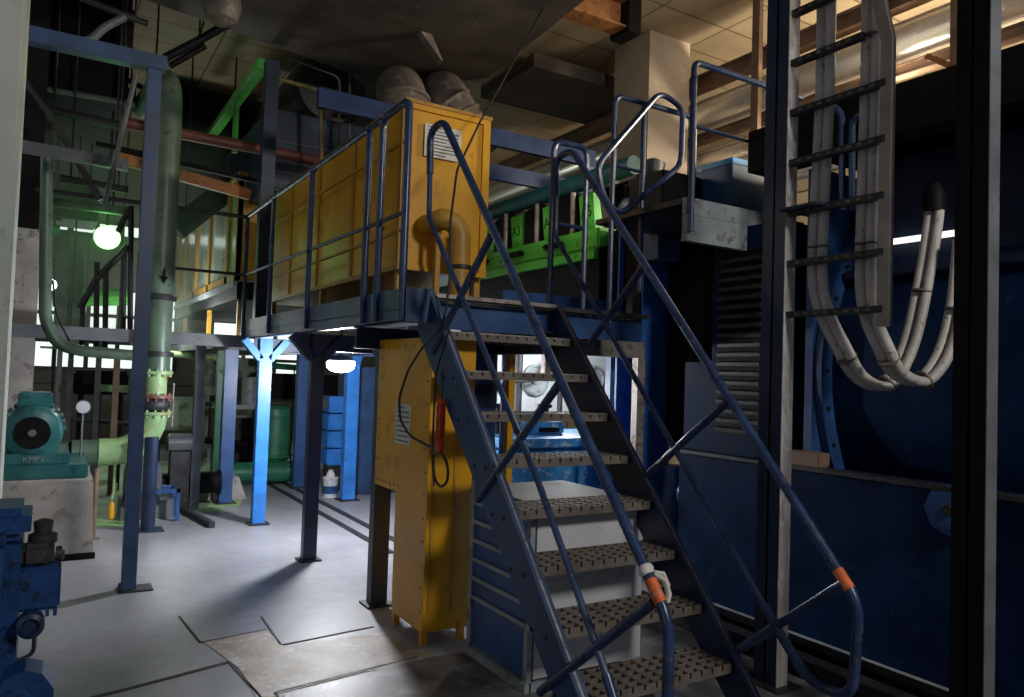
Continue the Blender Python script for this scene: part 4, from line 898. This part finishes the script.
# pipes and beams of the pipe rack
def hp(pts, r, m, label, y, name='pipe', fil=0, sq=0):
    b = MB()
    P_ = [at(px, py, y=y) for px, py in pts]
    if sq: b.bar(P_[0], P_[1], r, sq)
    else: b.tube(P_, r, 10, fil=fil)
    o = tag(b.build(name, m, None), label, 'beam' if sq else 'pipe')
    if y > 7.3 and len(P_) == 2 and 'slanting' not in name:
        for t in (.15, .85):
            k_ = P_[0].lerp(P_[1], t); top = 4.62 if (k_.x < .6 and y > 9.6) else (5.12 if y < 7.9 else 5.99)
            za, zb = (k_.z, top) if k_.z > 1.95 else (0, k_.z)
            b = MB(); b.cyl((k_.x, y, za), (k_.x, y, zb), .012, 6); b.build('hanger_rod' if k_.z > 1.95 else 'support_rod', 'dark', o)
    return o
hp([(20, 146), (128, 166)], .08, 'grey', 'grey level beam behind the lone blue post', 7.2, 'grey_beam', sq=.09)
hp([(20, 198), (128, 212)], .045, 'greengrey', 'greenish pipe just above the green lamp', 9.5, 'greenish_pipe')
hp([(15, 210), (62, 217)], .05, 'dark', 'short dark pipe by the left column, above the bent pipe', 10.5, 'dark_pipe')
hp([(52, 298), (132, 297)], .13, 'green', 'bright green level pipe below the green lamp', 12.5, 'green_pipe')
hp([(28, 36), (52, 38), (90, 42), (103, 28), (125, 17)], .03, 'grey', 'thin grey pipe with a bend near the top left', 6.6, 'bent_conduit', .1)
hp([(60, -10), (148, 24)], .03, 'dark', 'dark thin pipe crossing the top left corner', 8.0, 'dark_pipe')
hp([(136, 75), (118, 150), (104, 205)], .02, 'grey', 'thin slanting grey rod left of the lone blue post', 7.0, 'slanting_rod')
hp([(22, 75), (50, 115), (100, 200)], .03, 'dark', 'dark slanting rod between the left column and green lamp', 8.5, 'slanting_rod')
hp([(165, 58), (200, 40), (234, 20)], .04, 'black', 'black pipe slanting up to the round fan head', 7.6, 'slanting_pipe', .1)
hp([(170, 66), (205, 46)], .03, 'black', 'shorter black slanting pipe just below its longer twin', 7.8, 'slanting_pipe')
c = at(222, 12, y=7.2)
b = MB(); b.lathe((c.x, 7.2, c.z-.12), (0, 0, 1), [(0, .06), (.04, .14), (.16, .17), (.3, .15)], 22); tag(b.build('duct_spout', 'exhaust', None), 'short round duct spout under the flat duct at top left', 'duct')
hp([(198, 40), (206, 15)], .012, 'dark', 'thin rod above the rusty beam', 10, 'thin_rod')
# dark machinery masses high at the left
for (q, y, m, nm, l, cat) in (((24, 60, 50, 140), 10.8, 'black', 'cable_tray', 'dark equipment box high behind the left column', 'box'),
    ((52, 70, 128, 130), 11.2, 'dark', 'air_handler', 'dark air handler high above the green lamp', 'machine'),
    ((50, 175, 98, 222), 11.4, 'dark', 'switch_box', 'dark cabinet just above the green lamp, left part', 'cabinet'),
    ((176, 84, 264, 176), 12.2, 'black', 'air_handler', 'dark box machinery left of the green channel', 'machine'),
    ((58, 250, 80, 345), 11.6, 'grey', 'grey_cabinet', 'grey upright cabinet right of the bent pipe', 'cabinet'),
    ((152, 400, 205, 430), 13.0, 'bluegreen', 'pale_cabinet', 'pale greenish cabinet behind the flange stack', 'cabinet'),
    ((205, 358, 262, 396), 13.6, 'bluegreen', 'pale_board', 'pale greenish board under the far platform', 'panel'),
    ((75, 372, 128, 395), 11.5, 'black', 'black_trough', 'long black trough behind the gauge', 'trough'),
    ((262, 375, 345, 400), 12.4, 'black', 'black_machine', 'black machine behind the walkway lamp post', 'machine'),
    ((232, 420, 262, 462), 12.8, 'dark', 'dark_machine', 'dark low machine right of the dull blue post', 'machine')):
    x0, x1, a_, b_ = rect(*q, y)
    g = thing(nm, l, cat, ((x0+x1)/2, y+.4, a_))
    if a_ < 2.4:
        for xx in (x0+.06, x1-.12):
            b = MB(); b.box(xx, xx+.06, y+.1, y+.5, 0, a_); b.build('foot', m, g, False)
    else:
        for xx in (x0+.06, x1-.12):
            b = MB(); b.box(xx, xx+.03, y+.3, y+.33, b_+.02, 4.63 if x1 < .8 and b_ < 4.6 else 5.99); b.build('hanger', 'dark', g, False)
    b = MB(); b.box(x0, x1, y, y+.8, a_, b_, .02); b.build('body', m, g)
    b = MB(); b.box(x0+(x1-x0)*.1, x0+(x1-x0)*.48, y-.02, y, a_+(b_-a_)*.12, b_-(b_-a_)*.12, .004); b.build('door', m, g)
    b = MB(); b.box(x0+(x1-x0)*.52, x0+(x1-x0)*.9, y-.02, y, a_+(b_-a_)*.12, b_-(b_-a_)*.12, .004); b.build('door', m, g)
    b = MB(); b.cyl((x0+(x1-x0)*.5, y-.03, b_), (x0+(x1-x0)*.5, y+.2, b_+.12), .03, 8) if 0 else b.box(x0+.02, x1-.02, y+.05, y+.7, b_, b_+.03); b.build('top_edge', m, g, False)
for (a_, c_, y, w_, m, l) in (((40, 232), (40, 60), 10.0, .10, 'dark', 'dark steel upright right behind the left column'),
    ((128, 60), (128, 10), 9.6, .08, 'dark', 'dark steel upright above the blue overhead beam'),
    ((197, 430), (197, 345), 9.3, .10, 'grey', 'dark perforated upright right of the flange stack'),
    ((221, 365), (221, 345), 11, .1, 'darkgreen', 'dark green short upright under the walkway'),
    ((66, 450), (66, 360), 10.4, .06, 'dark', 'dark thin upright left of the gauge'),
    ((94, 450), (94, 330), 10.2, .06, 'dark', 'dark thin upright right of the gauge'),
    ((113, 440), (113, 352), 10.6, .07, 'brown', 'brownish upright left of the lone blue post, low down')):
    p, q = at(*a_, y=y), at(*c_, y=y)
    b = MB(); b.box(p.x-w_/2, p.x+w_/2, y-w_/2, y+w_/2, 0 if a_[1] > 340 else p.z, q.z)
    tag(b.build('steel_upright', m, None, False), l, 'post')
# green tank and pipe behind the walkway
g = thing('green_tank', 'dark green ribbed tank behind the vivid blue post', 'tank', (2.85, 11.2, 0))
b = MB(); b.lathe((2.85, 11.2, .3), (0, 0, 1), [(0, .2), (.05, .24), (.75, .24), (.8, .2)], 24); b.build('shell', 'darkgreen', g)
for z in (.35, .9):
    b = MB(); b.lathe((2.85, 11.2, z), (0, 0, 1), [(0, .24), (.01, .27), (.03, .27), (.04, .24)], 24); b.build('rim', 'darkgreen', g)
b = MB(); b.box(2.7, 3.0, 11.05, 11.35, 0, .3); b.build('foot', 'darkgreen', g, False)
b = MB(); b.tube([(2.15, 10.9, .17), (3.2, 10.9, .17)], .15, 20); b.lathe((2.15, 10.9, .17), (-1, 0, 0), [(0, .17), (.03, .17)], 20); tag(b.build('green_floor_pipe', 'darkgreen', None), 'dark green pipe lying low behind the vivid blue post', 'pipe')
c = at(250, 388, y=12); b = MB(); b.lathe((c.x, 12, c.z-.25), (0, 0, 1), [(0, .12), (.4, .12), (.42, .1)], 18)
tag(b.build('pale_canister', 'lightgrey', None), 'pale canister between the dull blue and vivid blue posts', 'canister')
b = MB(); x0 = c.x; b.box(x0-.5, x0+.6, 11.8, 12.3, c.z-.32, c.z-.25); b.box(x0-.45, x0-.38, 11.9, 12.2, 0, c.z-.3); b.box(x0+.48, x0+.55, 11.9, 12.2, 0, c.z-.3); tag(b.build('work_bench', 'lightgrey', None, False), 'pale bench under the pale canister', 'bench')
c = at(228, 375, y=11)
b = MB(); b.lathe((c.x, 11, c.z-.2), (0, 0, 1), [(0, .05), (.15, .05), (.22, .12), (.26, .15), (.27, .02)], 20); b.cyl((c.x, 11, 0), (c.x, 11, c.z-.2), .04, 10); tag(b.build('valve_funnel', 'palegreen', None), 'pale green valve funnel left of the vivid blue post', 'valve')
# bucket and valve block right of the near-black post
g = thing('paint_bucket', 'white bucket with a dark blue label on the floor behind the near-black post', 'bucket', (3.17, 9.55, 0))
b = MB(); b.lathe((3.17, 9.55, 0), (0, 0, 1), [(0, .085), (.24, .10), (.25, .105), (.26, .10)], 24); b.build('body', 'white', g)
b = MB(); b.lathe((3.17, 9.55, .05), (0, 0, 1), [(0, .0895), (.0, .0905), (.1, .0955), (.1, .094)], 24); lab(b.build('label_band', 'blue', g), 'dark blue label')
b = MB(); b.lathe((3.17, 9.55, .26), (0, 0, 1), [(0, .06), (.03, .055), (.08, .03), (.09, .03)], 16); b.build('bag_top', 'rag', g)
g = thing('valve_block', 'blue stacked valve block left of the bright blue post', 'valve block', (3.2, 9.7, .3))
x0, x1, a_, b_ = rect(330, 395, 347, 465, 9.9)
for k in range(4):
    z = a_+(b_-a_)*k/4; b = MB(); b.box(x0, x1+.05, 9.9, 10.2, z, z+(b_-a_)/4-.02, .015); b.build('section', 'bright', g)
b = MB(); b.box(x0+.03, x1, 9.95, 10.15, 0, a_); b.build('foot', 'dark', g, False)
b = MB(); b.lathe((x0-.1, 10.0, b_-.1), (0, -1, 0), [(0, .1), (.03, .11), (.06, .1)], 18); b.build('hand_wheel', 'dark', g)
b = MB(); b.box(3.5, 4.3, 9.6, 10.4, 0, 1.7, .02); tag(b.build('blue_tank', 'post', None), 'blue tank at the edge of the lower yellow cabinet', 'tank')

# ---------------------------------------------------------------- blue pump, lower left
g = thing('blue_pump', 'oily dark blue pump with ribbed block at the lower left edge', 'pump', (-.2, 3.5, 0))
b = MB(); b.box(-.75, -.055, 3.25, 3.75, .10, 1.02, .05); b.build('casing', 'bluepump', g)
b = MB(); b.box(-.6, -.03, 3.3, 3.6, .98, 1.10, .03); b.build('top_cap', 'bluepump', g)
b = MB(); b.box(-.10, .075, 3.30, 3.55, .72, .88, .012); 
for k in range(4): b.box(-.02+k*.025, -.008+k*.025, 3.29, 3.56, .70, .73)
b.build('ribbed_block', 'bluepump', g)
b = MB(); b.box(-.06, .05, 3.33, 3.50, .87, .96, .02); b.lathe((.01, 3.42, .95), (0, 0, 1), [(0, .05), (.03, .05), (.04, .03), (.08, .035), (.09, .01)], 14); b.lathe((.055, 3.42, .90), (1, 0, 0), [(0, .03), (.02, .03), (.03, .015)], 12); b.build('valve_head', 'dark', g)
b = MB(); b.tube([(.0, 3.42, .72), (.0, 3.42, .60), (.0, 3.42, .53), (-.04, 3.42, .51), (-.1, 3.42, .51)], .008, 8, fil=.02); b.lathe((0, 3.42, .66), (0, 0, -1), [(0, .014), (.05, .014), (.06, .01)], 10); b.build('hose_fitting', 'dark', g)
b = MB(); b.lathe((at(30, 630, y=3.2).x, 3.3, at(30, 630, y=3.2).z), (0, -1, 0), [(0, .045), (.06, .045), (.07, .03), (.05, .02)], 20); b.build('shaft_cover', 'darkblue', g)
b = MB(); b.box(-.7, .0, 3.1, 3.3, .02, .30, .03); b.build('foot', 'bluepump', g)
lc = at(24, 688, y=3.0); b = MB(); b.prism([(lc.x-.08, lc.z-.06), (lc.x+.085, lc.z-.06), (lc.x+.085, lc.z), (lc.x+.05, lc.z+.055), (lc.x, lc.z+.075), (lc.x-.06, lc.z+.05)], 'y', 2.95, 3.08); b.cyl((lc.x+.03, 2.945, lc.z+.02), (lc.x+.03, 2.955, lc.z+.02), .018, 12); b.build('lug', 'bluepump', g, False)
b = MB(); b.box(-.9, .06, 2.9, 4.1, 0, .10, .01); b.build('base_plate', 'grey', g)

# more of the pipework at the far left and under the walkway
hp([(40, 347), (132, 352)], .04, 'bluegreen', 'pale green level ledge just above the black trough', 11.0, 'pale_ledge', sq=.03)
hp([(150, 352), (240, 360)], .05, 'palegreen', 'pale green pipe right under the far platform', 12.5, 'pale_green_pipe')
hp([(262, 365), (300, 368)], .05, 'darkgreen', 'dark green pipe between the vivid blue post and the next post', 12.0, 'dark_green_pipe')
hp([(262, 412), (345, 414)], .04, 'grey', 'grey pipe above the dark green tank', 11.9, 'grey_pipe')
hp([(205, 404), (262, 406)], .035, 'dark', 'dark pipe behind the dull blue post', 12.2, 'dark_pipe')
hp([(205, 440), (262, 446)], .05, 'black', 'black pipe behind the foot of the dull blue post', 12.0, 'black_low_pipe')
hp([(62, 418), (128, 424)], .03, 'dark', 'dark pipe behind the gauge stem', 10.9, 'dark_pipe')
hp([(96, 388), (128, 389)], .05, 'palegreen', 'short pale green pipe right of the gauge', 10.9, 'pale_green_pipe')
hp([(60, 330), (128, 334)], .04, 'grey', 'grey rail pipe under the sloping stair railing', 11.5, 'grey_pipe')
hp([(22, 172), (55, 176)], .04, 'dark', 'dark short pipe beside the left column, high up', 10.6, 'dark_pipe')
hp([(22, 226), (60, 230)], .06, 'darkgreen', 'dark green short pipe beside the left column', 10.6, 'dark_green_pipe')
hp([(175, 230), (240, 180)], .16, 'black', 'fat black hose pipe above the glazed yellow housing', 11.0, 'black_hose')
hp([(92, 60), (165, 100)], .03, 'dark', 'dark pipe crossing behind the fat vertical pipe near the top', 9.8, 'dark_pipe')
hp([(40, 108), (130, 128)], .05, 'dark', 'dark level pipe high above the grey level beam', 9.4, 'dark_pipe')
hp([(40, 88), (135, 104)], .03, 'grey', 'thin grey pipe high above the grey level beam', 9.5, 'thin_grey_pipe')
hp([(60, 178), (128, 190)], .04, 'dark', 'dark pipe just under the grey level beam', 9.4, 'dark_pipe')
hz = MB(); hz.box(-1.4, 1.75, 9.3, 12.4, 2.0, 4.5)  # haze volume added to give the glow round the green lamp
vm = bpy.data.materials.new('lamp_glow_haze'); vm.use_nodes = True; vn = vm.node_tree; vn.nodes.remove(vn.nodes['Principled BSDF'])
vs = vn.nodes.new('ShaderNodeVolumeScatter'); vs.inputs['Density'].default_value = .07; vs.inputs['Color'].default_value = (.8, 1, .8, 1)
vn.links.new(vs.outputs[0], vn.nodes['Material Output'].inputs['Volume'])
tag(hz.build('haze', vm, None, False), 'thin greenish haze added for the glow of the glaring green lamp', 'haze', None, 'stuff')
